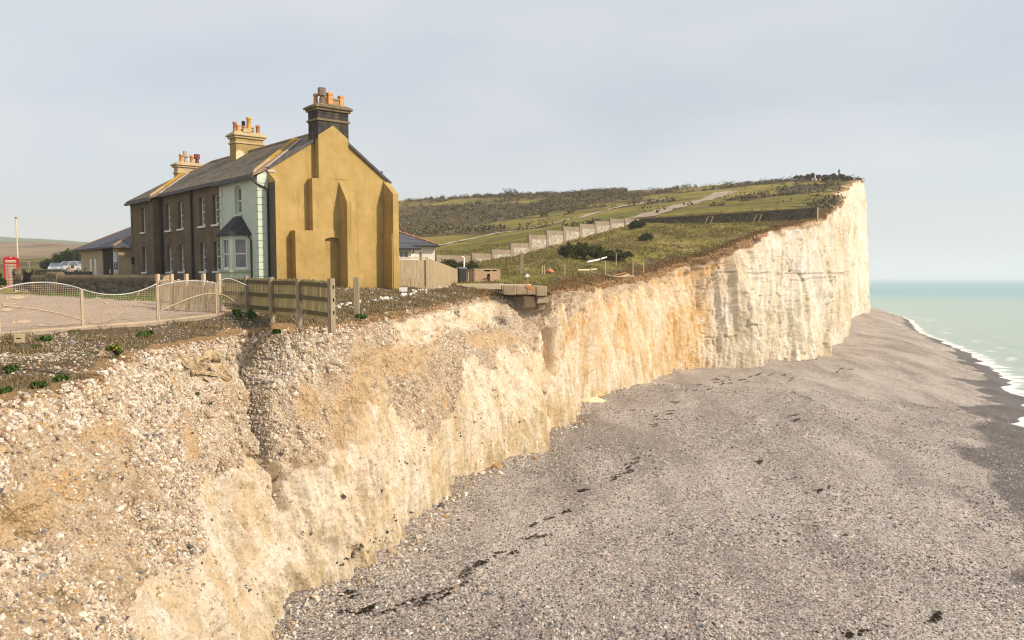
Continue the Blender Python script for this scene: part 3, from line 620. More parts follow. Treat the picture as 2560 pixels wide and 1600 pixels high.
M_REDPOT = simple('dark_red_pot', (.16, .05, .04), (.26, .09, .06), 5); M_CLAYPOT = simple('clay_pot', (.36, .16, .075), (.50, .26, .13), 5)
M_LEAD = simple('lead_grey', (.26, .27, .28), (.40, .41, .41), 4, .6)
M_MORTAR = simple('white_mortar', (.38, .34, .27), (.55, .50, .41), 6)
def slate_mat(name, c1, c2, sc_=(1, 1, 1), lich=.5, rows=4.2):
    g = G(name, .75, .3); v = g.pos(world=False)
    br = g.n('ShaderNodeTexBrick'); br.inputs['Scale'].default_value = 1; br.inputs['Brick Width'].default_value = .42; br.inputs['Row Height'].default_value = .26; br.inputs['Mortar Size'].default_value = .02
    br.inputs['Color1'].default_value = (*c1, 1); br.inputs['Color2'].default_value = (*c2, 1); br.inputs['Mortar'].default_value = (c1[0]*.35, c1[1]*.35, c1[2]*.35, 1); br.inputs['Bias'].default_value = -.1
    mp_ = g.n('ShaderNodeCombineXYZ'); sp = g.n('ShaderNodeSeparateXYZ'); g.set(sp.inputs[0], v)
    g.set(mp_.inputs[0], g.math('ADD', sp.outputs[1], g.math('MULTIPLY', sp.outputs[0], .12))); g.set(mp_.inputs[1], g.math('MULTIPLY', sp.outputs[2], 1.85)); g.t.links.new(mp_.outputs[0], br.inputs['Vector'])
    n = g.noise(1.6, 6, .65, g.pos((1, .5, 1), world=False)); n2 = g.noise(9, 4, .7, v)
    col = g.mix(g.mr(n, .48, .68, 0, lich), br.outputs['Color'], (.19, .145, .075)); col = g.mix(g.mr(n2, .6, .75, 0, .6), col, (.30, .27, .22))
    if lich > .3: col = g.mix(g.mr(g.noise(.9, 6, .7, v), .58, .68, 0, .75), col, (.33, .225, .05))
    return g.done(col, g.bump(br.outputs['Fac'], -.5, .02, g.bump(n2, .3, .01)))
M_SLATE = slate_mat('weathered_slate', (.105, .082, .056), (.215, .172, .118), lich=.8)
M_SLATEB = slate_mat('blue_slate', (.075, .08, .095), (.125, .13, .15), lich=.15)
M_LICHEN = simple('orange_lichen', (.50, .29, .025), (.30, .20, .10), 1.7, contrast=(.50, .60))
M_TILE = simple('brown_tile', (.22, .14, .085), (.38, .26, .17), 6, stretch=(1, 5, 5))
M_ORTILE = simple('orange_ridge_tile', (.50, .20, .10), (.66, .32, .17), 3)
def glass_mat():
    g = G('window_glass', .08, .5); v = g.noise(1.1, 3, .5)
    return g.done(g.ramp(v, [(.4, (.10, .10, .105)), (.62, (.22, .20, .21))]))
M_GLASS = glass_mat()
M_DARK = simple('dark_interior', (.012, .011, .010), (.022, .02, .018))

# ------------------------------------------------------------------ the terrace of cottages
TH = .705; HO = (-12.213, 40.774, 11.0)
house = thing('terraced_house', 'two storey terrace with ochre buttressed gable, brown front and pale green end wing', 'house', HO, TH)
def wall_panel(mb, fm, a0, a1, z0, z1, holes, rev=.26):
    us = sorted({a0, a1, *[h[0] for h in holes], *[h[1] for h in holes]}); zs = sorted({z0, z1, *[h[2] for h in holes], *[h[3] for h in holes]})
    for i in range(len(us)-1):
        for j in range(len(zs)-1):
            uc, zc_ = (us[i]+us[i+1])/2, (zs[j]+zs[j+1])/2
            if any(h[0] < uc < h[1] and h[2] < zc_ < h[3] for h in holes): continue
            mb.quad(fm(us[i], zs[j], 0), fm(us[i+1], zs[j], 0), fm(us[i+1], zs[j+1], 0), fm(us[i], zs[j+1], 0))
    for h in holes:
        u0, u1, w0, w1 = h[:4]; ar = h[4] if len(h) > 4 else 0
        mb.quad(fm(u0, w0, 0), fm(u0, w1-ar, 0), fm(u0, w1-ar, rev), fm(u0, w0, rev)); mb.quad(fm(u1, w0, 0), fm(u1, w1-ar, 0), fm(u1, w1-ar, rev), fm(u1, w0, rev))
        mb.quad(fm(u0, w0, 0), fm(u1, w0, 0), fm(u1, w0, rev), fm(u0, w0, rev))
        N = 8 if ar else 1
        pts = [(u0+(u1-u0)*k/N, w1-ar+ar*math.sin(math.pi*k/N)**.8 if ar else w1) for k in range(N+1)]
        for (p, q) in zip(pts, pts[1:]):
            mb.quad(fm(*p, 0), fm(*q, 0), fm(*q, rev), fm(*p, rev))
            if ar: mb.quad(fm(*p, 0), fm(*q, 0), fm(q[0], w1, 0), fm(p[0], w1, 0))
    return mb
def sash(parent, fm, u0, u1, w0, w1, dep=.165, sill=True, cols=2, rows=2, sill_m=None):
    f = MB(); t = .065
    def bb(a, b, c, d, e0, e1):
        f.hexa([fm(a, c, e0), fm(b, c, e0), fm(b, c, e1), fm(a, c, e1)], [fm(a, d, e0), fm(b, d, e0), fm(b, d, e1), fm(a, d, e1)])
    g0, g1 = dep, dep+.07
    bb(u0, u0+t, w0, w1, g0, g1); bb(u1-t, u1, w0, w1, g0, g1); bb(u0+t, u1-t, w0, w0+.11, g0, g1); bb(u0+t, u1-t, w1-t, w1, g0, g1)
    m = (w0+w1)/2; bb(u0+t, u1-t, m-.03, m+.03, g0-.01, g1)
    for k in range(1, cols): c_ = u0+(u1-u0)*k/cols; bb(c_-.014, c_+.014, w0+.11, m-.03, g0+.02, g1-.01); bb(c_-.014, c_+.014, m+.03, w1-t, g0+.02, g1-.01)
    for k in range(1, rows):
        for (a, b) in ((w0+.11, m-.03), (m+.03, w1-t)): c_ = a+(b-a)*k/rows; bb(u0+t, u1-t, c_-.012, c_+.012, g0+.024, g1-.014)
    w = f.build('window', M_WHITE, parent)
    p = MB(); p.hexa([fm(u0+t, w0+.1, dep+.045), fm(u1-t, w0+.1, dep+.045), fm(u1-t, w0+.1, dep+.055), fm(u0+t, w0+.1, dep+.055)], [fm(u0+t, w1-t, dep+.045), fm(u1-t, w1-t, dep+.045), fm(u1-t, w1-t, dep+.055), fm(u0+t, w1-t, dep+.055)])
    p.build('pane', M_GLASS, w)
    if sill:
        s_ = MB(); s_.hexa([fm(u0-.1, w0-.10, -.10), fm(u1+.1, w0-.10, -.10), fm(u1+.1, w0-.10, .12), fm(u0-.1, w0-.10, .12)], [fm(u0-.1, w0-.004, -.10), fm(u1+.1, w0-.004, -.10), fm(u1+.1, w0+.012, .12), fm(u0-.1, w0+.012, .12)])
        s_.build('sill', sill_m or M_WHITE, w)
    return w
XM = .5
fmain = lambda a, z_, d: (XM+d, a, z_)
ffront = lambda a, z_, d: (0+d, a, z_)
def rz_(x_): return 6.0+.642*x_
mw = MB(); mholes = []
for y0, y1 in ((13.88, 14.72), (11.72, 12.56), (8.24, 9.10), (6.22, 7.08)):
    mholes += [(y0, y1, 3.92, 5.52), (y0, y1, 1.38, 2.98)]
wall_panel(mw, fmain, 4.73, 15.58, 0, 6.1, mholes)
fholes = [(17.18, 17.92, 3.92, 5.50, .1), (17.18, 17.92, 1.38, 2.98)]
wall_panel(mw, ffront, 15.58, 20.11, 0, 5.92, fholes)
mw.quad((0, 15.58, 0), (.5, 15.58, 0), (.5, 15.58, 6.1), (0, 15.58, 5.92))
mw.quad((0, 20.11, 0), (7.24, 20.11, 0), (7.24, 20.11, 6.1), (0, 20.11, 5.92))
mw.quad((7.24, 0.02, 0), (7.24, 20.11, 0), (7.24, 20.11, 6.15), (7.24, .02, 6.15))
# rough quoin blocks of the far wing corner
for k in range(15):
    z0_ = .05+k*.39; w_ = .34 if k % 2 else .22
    mw.box(-.018, 15.565, z0_, .0-.002, 15.58+w_, z0_+.365); mw.box(-.018, 15.562, z0_, .48, 15.578, z0_+.365)
    mw.box(-.018, 20.11-w_, z0_, -.002, 20.12, z0_+.365)
mw.build('rendered_wall', M_BROWN, house)
for h in mholes: sash(house, fmain, *h)
for h in fholes: sash(house, ffront, *h[:3], h[3]-.02)
gw = MB(); ghole = [(1.98, 2.82, 4.20, 5.62, .16)]
wall_panel(gw, ffront, 0, 4.73, 0, 5.92, ghole)
gw.quad((0, 0, 0), (.52, 0, 0), (.52, 0, 6.2), (0, 0, 5.92)); gw.quad((0, 4.73, 0), (.5, 4.73, 0), (.5, 4.73, 6.1), (0, 4.73, 5.92))
for k in range(17):
    z0_ = .05+k*.345; w_ = .42 if k % 2 else .27; zt_ = z0_+.305
    gw.box(-.035, -.035, z0_, -.002, w_, zt_); gw.box(-.002, -.035, z0_, .44, -.002, zt_); gw.box(-.035, 4.73-w_*.9, z0_, -.002, 4.75, zt_)
gw.build('painted_wall', M_GREEN, house)
sash(house, ffront, 1.98, 2.82, 4.20, 5.56, cols=2, rows=1, sill_m=M_GREEN)
# bay window of the green wing
bay = MB(); bp = [(0, 1.02), (-.78, 1.60), (-.78, 2.86), (0, 3.50)]
for i in range(3):
    A, B = Vector((*bp[i], 0)), Vector((*bp[i+1], 0)); Lb = (B-A).length; d = (B-A)/Lb; nn = Vector((-d.y, d.x, 0))
    if nn.x < 0 and False: nn = -nn
    inn = Vector((d.y, -d.x, 0)); inn = inn if inn.x > 0 else -inn
    fb = (lambda A, d, inn: lambda a, z_, q: tuple(A+d*a+inn*q+Vector((0, 0, z_))))(A, d, inn)
    m_ = .17 if i != 1 else .22
    wall_panel(bay, fb, 0, Lb, 0, 3.12, [(m_, Lb-m_, 1.42, 2.96)], .1)
    bp_f = fb
    if i == 0: F0 = (fb, m_, Lb-m_)
    elif i == 1: F1 = (fb, m_, Lb-m_)
    else: F2 = (fb, m_, Lb-m_)
b_o = bay.build('bay_window', M_GREEN, house)
for fb, a, b in (F0, F1, F2):
    f = sash(b_o, fb, a, b, 1.42, 2.96, .06, False, 2 if b-a > .8 else 1, 1); f.name = 'sash_frame'
    for ch in kids(f): ch.parent = b_o
sl_ = MB(); sl_.prism([(0, .93), (-.86, 1.55), (-.86, 2.91), (0, 3.60)], lambda a, b, d: (a, b, 1.28+d), .12); sl_.build('bay_sill', simple('mossy_ledge', (.34, .33, .22), (.46, .48, .36), 3), b_o)
br_ = MB(); e = [(-.005, .82, 3.16), (-.95, 1.5, 3.16), (-.95, 2.96, 3.16), (-.005, 3.72, 3.16)]; t_ = [(-.005, 1.95, 4.04), (-.005, 2.75, 4.04), (-.16, 2.7, 4.04), (-.16, 2.0, 4.04)]
br_.quad(e[0], e[1], t_[3], t_[0]); br_.quad(e[1], e[2], t_[2], t_[3]); br_.quad(e[2], e[3], t_[1], t_[2]); br_.quad(t_[0], t_[3], t_[2], t_[1])
e2 = [(a, b, 3.08) for a, b, c_ in e]
for i in range(3): br_.quad(e2[i], e2[i+1], e[i+1], e[i])
br_.quad(*e2[::-1]); br_.build('bay_roof', simple('black_slate', (.03, .03, .034), (.055, .053, .056), 4), b_o)
# ochre gable with its steps, chimney breast and buttresses
gb = MB(); fg = lambda a, z_, d: (a, -d, z_)
gpoly = [(.505, 0), (7.24, 0), (7.24, 6.16), (3.97, 8.50), (.505, 6.28)]
gb.prism(gpoly, lambda a, b, d: (a, .25-d, b), .25)
gb.prism([(1.64, -.0), (3.24, 0), (3.24, 2.92), (3.40, 3.01), (3.68, 3.05), (3.96, 3.01), (4.12, 2.92), (4.12, 0), (5.21, 0), (5.21, 3.41), (1.64, 3.34)], fg, .52)
gb.prism([(2.62, 3.34), (5.07, 3.40), (5.07, 5.88), (4.7, 5.98), (2.62, 5.95)], fg, .47)
gb.prism([(3.24, 0), (4.12, 0), (4.12, 2.92), (3.96, 3.01), (3.68, 3.05), (3.40, 3.01), (3.24, 2.92)], fg, .27)
gb.prism([(3.02, 5.955), (4.71, 6.0), (4.71, 8.06), (3.86, 8.66), (3.02, 8.10)], fg, .42)
gb.build('gable_wall', M_OCHRE, house, .015)
def buttress(x0, x1, p0, p1, ztop, zs, m_):
    b = MB(); b.hexa([(x0, -p1, 0), (x1, -p1, 0), (x1, -p0, 0), (x0, -p0, 0)], [(x0, -p1, zs), (x1, -p1, zs), (x1, -p0, ztop), (x0, -p0, ztop)]); return b.build('buttress', m_, house, .02)
buttress(.52, .80, .0, .78, 6.15, 5.66, M_OCHRE); buttress(4.10, 4.38, .4, 1.25, 5.98, 4.84, M_OCHRE); buttress(7.0, 7.36, .0, .95, 6.16, 5.42, M_OCHRE)
b = MB(); b.box(6.94, -.90, 0, 7.02, -.0, 3.35); b.build('buttress_base', M_OCHRE, house, .02)
b = MB(); b.box(.515, -.775, .0, .5185, -.0, 5.6); b.build('shaded_side_strip', simple('shaded_buttress_side', (.10, .08, .055), (.15, .12, .08), 2), house)  # dark sheet on the buttress flank, its shade put in as colour
b = MB(); b.hexa([(.47, -.14, 6.12), (.85, -.14, 6.12), (.85, .0, 6.12), (.47, .0, 6.12)], [(.47, -.14, 6.22), (.85, -.14, 6.22), (.85, 0, 6.26), (.47, 0, 6.26)]); b.build('coping_stone', M_MORTAR, house)
# roofs
rf = MB(); LY = 20.11; o_ = .22
def slab(mb, pts, t=.09): n = len(pts); mb.add([(a, b, c_) for a, b, c_ in pts]+[(a, b, c_-t) for a, b, c_ in pts], [tuple(range(n)), tuple(range(2*n-1, n-1, -1))]+[(i, i+n, (i+1) % n+n, (i+1) % n) for i in range(n)])
AP = (3.97, 8.55)
slab(rf, [(.26, -.07, rz_(.26)), (.26, LY, rz_(.26)), (AP[0], LY-3.9, AP[1]), (AP[0], -.07, AP[1])])
slab(rf, [(7.24+.2, -.07, 6.06), (AP[0], -.07, AP[1]), (AP[0], LY-3.9, AP[1]), (7.44, LY+.2, 6.06)])
slab(rf, [(-.2, LY+.2, rz_(-.2)), (7.44, LY+.2, 6.06), (AP[0], LY-3.9, AP[1])])
rfo = rf.build('main_roof', M_SLATE, house)
rg = MB(); rg.tube([(AP[0], -.06, AP[1]+.02), (AP[0], LY-3.9, AP[1]+.02)], .075, 8); rg.tube([(AP[0], LY-3.9, AP[1]+.02), (-.2, LY+.2, rz_(-.2)+.02)], .06, 6); rg.build('ridge_tiles', M_TILE, rfo)
for (ya, yb, hipa, hipt, va, vt) in ((-.06, 4.90, (-.24, -.02), (3.45, 2.9), (.42, -.05), (3.55, 2.35)), (15.40, LY+.18, (-.24, 15.38), (2.75, 17.75), (.25, 15.02), (2.8, 17.1))):
    w_ = MB(); up = .16; far_ = ya > 10
    z_ = lambda a: rz_(a)+up
    if far_:
        q = [(-.24, 15.38, z_(-.24)), (-.24, LY+.2, z_(-.24)), (2.75, 17.75, z_(2.75))]
    else:
        q = [(-.24, -.02, z_(-.24)), (-.24, 4.95, z_(-.24)), (.3, 4.95, z_(.3)-.06), (3.45, 2.95, z_(3.45))]
    slab(w_, q, .2); wo_ = w_.build('wing_roof', M_SLATE, house)
    s_ = MB(); a_, b_ = Vector((*hipa, z_(hipa[0])+.004)), Vector((*hipt, z_(hipt[0])+.004)); c_, d_ = Vector((*vt, rz_(vt[0])+.03)), Vector((*va, rz_(va[0])+.03))
    s_.quad(a_, b_, c_, d_); dn = Vector((0, 0, -.12)); s_.quad(a_+dn, b_+dn, c_+dn, d_+dn); s_.quad(a_, d_, d_+dn, a_+dn); s_.build('verge_tiles', M_TILE, wo_)
    l_ = MB(); dlt = (b_-a_); l_.bar(a_+dlt*.06+Vector((0, 0, .03)), a_+dlt*.98+Vector((0, 0, .03)), .24, .05); l_.build('hip_tiles', M_LICHEN, wo_)
    f_ = MB(); f_.bar(d_+Vector((0, 0, .03)), c_+Vector((0, 0, .03)), .07, .04); f_.bar(a_+Vector((.02, -.03, .05)), a_+dlt*.36+Vector((.02, -.06, .05)), .07, .05); f_.build('mortar_fillet', M_MORTAR, wo_)
M_VERGE = simple('dark_verge', (.06, .06, .068), (.11, .105, .11), 3)
for e_ in (((.5, -.10, rz_(.5)-.02), (3.0, -.10, rz_(3.0)-.02)), ((4.72, -.10, 8.02), (7.44, -.10, 6.06))): vg = MB(); vg.bar(*e_, .05, .125); vg.build('verge_slates', M_VERGE, rfo)
for e_ in (((.20, 4.9, rz_(.2)-.10), (.20, 15.4, rz_(.2)-.10)), ((-.28, -.05, rz_(-.28)), (-.28, 4.95, rz_(-.28))), ((-.28, 15.36, rz_(-.28)), (-.28, LY+.22, rz_(-.28)))): gt = MB(); gt.bar(*e_, .12, .15); gt.build('gutter', M_BLACK, house)
for pts, r_ in (([(.40, 10.12, 6.0), (.40, 10.12, 0)], .07), ([(.42, 15.45, 6.0), (.42, 15.45, 0)], .09), ([(-.28, .02, 5.75), (-.10, -.10, 5.5), (.30, -.10, 5.35), (.46, -.07, 5.25), (.46, -.07, 0)], .045), ([(-.15, .9, 3.05), (-.06, .80, 2.85), (-.06, .80, 0)], .04)):
    b = MB(); b.tube(pts, r_, 8); b.build('downpipe', M_BLACK, house)
fl_ = MB(); fl_.tube([(7.3, .6, 6.0), (7.3, .6, 6.75)], .05, 8); fl_.build('flue', M_BLACK, house)
b = MB(); b.box(-.16, 19.72, 1.9, -.03, 19.95, 2.4); b.build('meter_box', M_BLACK, house)
def pot(mb, x_, y_, z_, h_, r_=.14, kind=0):
    if kind == 0: mb.lathe((x_, y_, z_), [(r_*1.1, 0), (r_, .08), (r_*.82, h_-.14), (r_*1.08, h_-.12), (r_*1.08, h_-.04), (r_*.9, h_), (r_*.6, h_), (r_*.6, h_-.1)], 12)
    elif kind == 1: mb.lathe((x_, y_, z_), [(r_*1.35, 0), (r_*1.1, h_*.8), (r_*1.45, h_*.84), (r_*1.4, h_), (r_*.8, h_), (r_*.8, h_-.1)], 4, True)
    elif kind == 2: mb.lathe((x_, y_, z_), [(r_*.9, 0), (r_*.9, h_*.42), (r_*.7, h_*.44), (r_*.7, h_*.55), (r_*1.35, h_*.55), (r_*1.35, h_), (r_*.4, h_)], 6, True)
def chimney(x0, x1, y0, y1, zb_, zled, zcap, ztop, mstack, mcap, pots):
    s_ = MB(); s_.box(x0, y0, zb_, x1, y1, zcap); st_ = s_.build('chimney', mstack, house, .01)
    c_ = MB(); c_.box(x0-.07, y0-.07, zled, x1+.07, y1+.07, zled+.11); c_.build('string_course', mcap if mcap is not M_CHIMB else mstack, st_, .02)
    c_ = MB(); e_ = .10
    c_.box(x0-e_, y0-e_, zcap-.06, x1+e_, y1+e_, zcap+.06); e_ = .19
    c_.hexa([(x0-e_, y0-e_, zcap+.062), (x1+e_, y0-e_, zcap+.062), (x1+e_, y1+e_, zcap+.062), (x0-e_, y1+e_, zcap+.062)], [(x0-e_, y0-e_, zcap+.17), (x1+e_, y0-e_, zcap+.17), (x1+e_, y1+e_, zcap+.17), (x0-e_, y1+e_, zcap+.17)])
    e_ = .17; f_ = -.08
    c_.hexa([(x0-e_, y0-e_, zcap+.172), (x1+e_, y0-e_, zcap+.172), (x1+e_, y1+e_, zcap+.172), (x0-e_, y1+e_, zcap+.172)], [(x0-f_, y0-f_, ztop), (x1+f_, y0-f_, ztop), (x1+f_, y1+f_, ztop), (x0-f_, y1+f_, ztop)])
    c_.build('chimney_cap', mcap, st_, .03)
    for (fx_, fy_, h_, r_, kd, m_) in pots:
        q = MB(); pot(q, x0+(x1-x0)*fx_, y0+(y1-y0)*fy_, ztop-.08, h_, r_, kd); q.build('chimney_pot', m_, st_)
    return st_
c1 = chimney(3.02, 4.74, -.41, .62, 7.9, 8.83, 9.40, 9.72, M_CHIMB, render_mat('stained_cap', (.13, .105, .065), (.27, .20, .11), (.06, .055, .05), .7, 1.6), [(.16, .7, .62, .12, 0, M_TERRA), (.24, .3, .86, .15, 2, simple('weathered_clay', (.14, .11, .09), (.26, .19, .14), 5)), (.47, .25, .66, .14, 1, M_TERRA), (.50, .75, .62, .13, 1, M_TERRA), (.68, .4, .42, .2, 1, simple('mossy_block', (.26, .20, .11), (.36, .27, .15), 5)), (.86, .3, .60, .13, 1, M_TERRA)])
q = MB(); q.box(2.995, -.435, 9.2, 4.76, .645, 9.21); q.build('soot_line', M_CHIMB, c1)
c2 = chimney(3.12, 4.83, 10.05, 10.98, 7.7, 8.98, 9.36, 9.72, M_CHIMY, M_CAPC, [(.06, .35, .62, .13, 0, M_CLAYPOT), (.16, .25, .44, .12, 1, M_TERRA), (.27, .8, .5, .13, 0, M_TERRA), (.36, .25, .42, .12, 0, M_CLAYPOT), (.55, .3, .98, .15, 0, simple('ochre_pot', (.60, .33, .06), (.70, .42, .1), 4)), (.47, .8, .8, .08, 2, M_BLACK), (.75, .7, .5, .12, 0, M_TERRA), (.88, .3, .56, .13, 0, M_CLAYPOT)])
q = MB(); q.hexa([(3.55, 9.98, 9.66), (4.05, 9.98, 9.66), (4.05, 10.5, 9.66), (3.55, 10.5, 9.66)], [(3.62, 10.02, 9.9), (4.2, 10.02, 9.9), (4.2, 10.5, 9.9), (3.62, 10.5, 9.9)]); q.build('flaunching', M_CAPC, c2, .03)
q = MB(); q.prism([(3.11, 8.0), (3.11, 8.47), (3.3, 8.6), (3.42, 8.55), (3.55, 8.5), (3.62, 8.33), (3.75, 8.42), (3.6, 8.3)], lambda a, b, d: (a, 10.044-d, b), .006); q.build('repair_patch', M_CREAM, c2)
c3 = chimney(3.1, 4.8, 20.0, 20.75, 5.5, 8.15, 8.62, 8.93, simple('pale_tan_render', (.36, .27, .15), (.50, .38, .22), 2), M_CAPC, [(.2, .3, .62, .15, 0, M_TERRA), (.42, .5, .86, .15, 2, simple('grey_cowl', (.38, .34, .31), (.55, .5, .45), 4)), (.62, .3, .6, .14, 0, M_TERRA), (.85, .4, .72, .15, 2, M_REDPOT)])

# ------------------------------------------------------------------ small slate-roofed building on the left
hut = thing('rendered_outbuilding', 'small tan rendered outbuilding with hipped slate roof, dark double doors and signboards', 'outbuilding', (-28.0, 60, 11.15), TH)
w_ = MB(); fh = lambda a, z_, d: (d, a, z_)
wall_panel(w_, fh, 0, 10.2, 0, 3.1, [(1.3, 4.0, 0, 3.0)], .12); w_.box(.13, .01, 0, 7, 10.2, 3.09)
w_.quad((0, 0, 0), (7, 0, 0), (7, 0, 3.1), (0, 0, 3.1)); w_.build('rendered_wall', simple('tan_render_wall', (.40, .30, .19), (.52, .39, .25), 1.4), hut)
r_ = MB(); ee = .45; a1_, a2_ = (3.5, 3.6, 5.1), (3.5, 6.6, 5.1); k1, k2, k3, k4 = (-ee, -ee, 3.1), (7+ee, -ee, 3.1), (7+ee, 10.2+ee, 3.1), (-ee, 10.2+ee, 3.1)
r_.quad(k1, k2, a1_); r_.quad(k2, k3, a2_, a1_); r_.quad(k3, k4, a2_); r_.quad(k4, k1, a1_, a2_); r_.box(-ee, -ee, 2.98, 7+ee, 10.2+ee, 3.098); r_.build('roof', M_SLATEB, hut)
r_ = MB(); r_.tube([k1, a1_], .09, 6); r_.tube([a1_, a2_], .09, 6); r_.tube([k4, a2_], .09, 6); r_.build('ridge_tiles', M_TILE, hut)
for y0 in (1.34, 2.68):
    d_ = MB(); d_.box(.06, y0, 0, .115, y0+1.3, 2.96)
    for k in range(5): d_.box(.05, y0+.02+k*.25, .05, .058, y0+.23+k*.25, 2.9)
    do = d_.build('door', simple('dark_brown_paint', (.05, .035, .025), (.075, .055, .04), 3), hut)
q = MB(); q.box(.03, 2.2, 1.2, .048, 2.4, 1.48); q.build('notice', M_WHITE, hut)
for y0 in (5.7, 7.0):
    q = MB(); q.box(-.03, y0, .6, -.004, y0+.5, 2.3); q.build('white_shutter', M_WHITE, hut)
for (z0_, z1_, m_) in ((2.0, 2.72, M_WHITE), (1.48, 1.98, simple('blue_sign', (.05, .075, .17), (.08, .11, .22), 4)), (1.18, 1.46, M_WHITE), (.62, 1.16, simple('yellow_sign', (.62, .47, .02), (.70, .55, .05), 4))):
    q = MB(); q.box(-.05, .25, z0_, -.004, .95, z1_); so_ = q.build('signboard', m_, hut)
    l_ = MB(); n_ = 5 if m_ is M_WHITE else 3; hh_ = z1_-z0_
    for k in range(n_):
        zz_ = z1_-hh_*(k+.7)/(n_+.6); l_.box(-.056, .33, zz_, -.0505, .33+.5*random.uniform(.55, 1), zz_+hh_*.3/n_)
    l_.build('notice_print', M_WHITE if m_.name.startswith('blue') else simple('grey_print', (.22, .22, .22), (.3, .3, .3), 4), so_)
q = MB()
for k in range(7):
    x_ = .42+k*.17; q.bar((x_, -.012, 2.32+.05*math.sin(k*1.9)), (x_+.10, -.012, 2.62+.05*math.cos(k*2.3)), .02, .045); q.bar((x_, -.012, 2.40), (x_+.14, -.012, 2.36+.04*math.sin(k)), .02, .04)
q.build('faded_lettering', simple('faded_orange_paint', (.34, .17, .08), (.42, .24, .13), 5), hut)

# ------------------------------------------------------------------ white bungalow on the right
bg = thing('bungalow', 'white bungalow with blue slate roof and orange hip tiles behind the board fence', 'bungalow', (-6.4, 70, 11.7), R(12))
w_ = MB(); fbw = lambda a, z_, d: (a, d, z_)
wall_panel(w_, fbw, -2.05, 0, 0, 2.95, [(-1.33, -1.06, 1.0, 2.45)], .1)
w_.quad((0, 0, 0), (0, 7, 0), (0, 7, 2.95), (0, 0, 2.95)); w_.quad((-9, 7, 0), (0, 7, 0), (0, 7, 2.95), (-9, 7, 2.95))
wall_panel(w_, lambda a, z_, d: (a, -.9+d, z_), -9, -2.05, 0, 2.7, [(-3.0, -2.28, 1.95, 2.5)], .08)
w_.quad((-2.05, -.9, 0), (-2.05, 0, 0), (-2.05, 0, 2.9), (-2.05, -.9, 2.7)); w_.build('white_wall', simple('white_render', (.76, .71, .60), (.82, .77, .67), 1.2), bg)
r_ = MB(); q1 = (.35, -.4, 2.98); top_ = (-3.6, 3.5, 4.55); slab(r_, [q1, (.35, 7.4, 2.98), (-3.6, 3.6, 4.56)], .1); slab(r_, [(-1.75, -.4, 2.98), q1, top_, (-9, 3.5, 4.55), (-9, -.4, 2.98)], .1)
slab(r_, [(-1.3, -1.25, 2.72), (-2.2, -.38, 3.0), (-9, -.38, 3.0), (-9, -1.25, 2.72)], .1); slab(r_, [(.35, 7.4, 2.98), (-9, 7.4, 2.98), (-9, 3.5, 4.55), top_], .1); r_.build('roof', M_SLATEB, bg)
r_ = MB(); hp = [Vector(q1)+(Vector(top_)-Vector(q1))*t for t in np.linspace(0, 1, 9)]
for a_, b_ in zip(hp, hp[1:]): r_.tube([a_+Vector((0, 0, .05)), b_+Vector((0, 0, .02))], [.10, .07], 6)
r_.tube([top_, (-9, 3.5, 4.57)], .09, 6); r_.build('ridge_tiles', M_ORTILE, bg)
r_ = MB(); r_.bar((-2.0, -.46, 2.9), (.42, -.46, 2.9), .1, .12); r_.bar((-9, -1.3, 2.64), (-1.3, -1.3, 2.64), .1, .12); r_.tube([(-1.85, -1.25, 2.6), (-1.85, -1.1, 2.4), (-1.98, -.95, 2.3)], .05, 6); r_.build('gutter', M_BLACK, bg)
for (fm_, a, b, c_, d_) in ((fbw, -1.33, -1.06, 1.0, 2.45), (lambda a, z_, d: (a, -.9+d, z_), -3.0, -2.28, 1.95, 2.5)):
    f = MB(); t = .05
    for (u0, u1, w0, w1) in ((a, a+t, c_, d_), (b-t, b, c_, d_), (a+t, b-t, c_, c_+t), (a+t, b-t, d_-t, d_)): f.hexa([fm_(u0, w0, .03), fm_(u1, w0, .03), fm_(u1, w0, .09), fm_(u0, w0, .09)], [fm_(u0, w1, .03), fm_(u1, w1, .03), fm_(u1, w1, .09), fm_(u0, w1, .09)])
    if b-a > .5: f.hexa([fm_((a+b)/2-.03, c_+t, .03), fm_((a+b)/2+.03, c_+t, .03), fm_((a+b)/2+.03, c_+t, .09), fm_((a+b)/2-.03, c_+t, .09)], [fm_((a+b)/2-.03, d_-t, .03), fm_((a+b)/2+.03, d_-t, .03), fm_((a+b)/2+.03, d_-t, .09), fm_((a+b)/2-.03, d_-t, .09)])
    wdw = f.build('window', M_WHITE, bg); p = MB(); p.hexa([fm_(a+t, c_+t, .06), fm_(b-t, c_+t, .06), fm_(b-t, c_+t, .07), fm_(a+t, c_+t, .07)], [fm_(a+t, d_-t, .06), fm_(b-t, d_-t, .06), fm_(b-t, d_-t, .07), fm_(a+t, d_-t, .07)]); p.build('pane', M_GLASS, wdw)

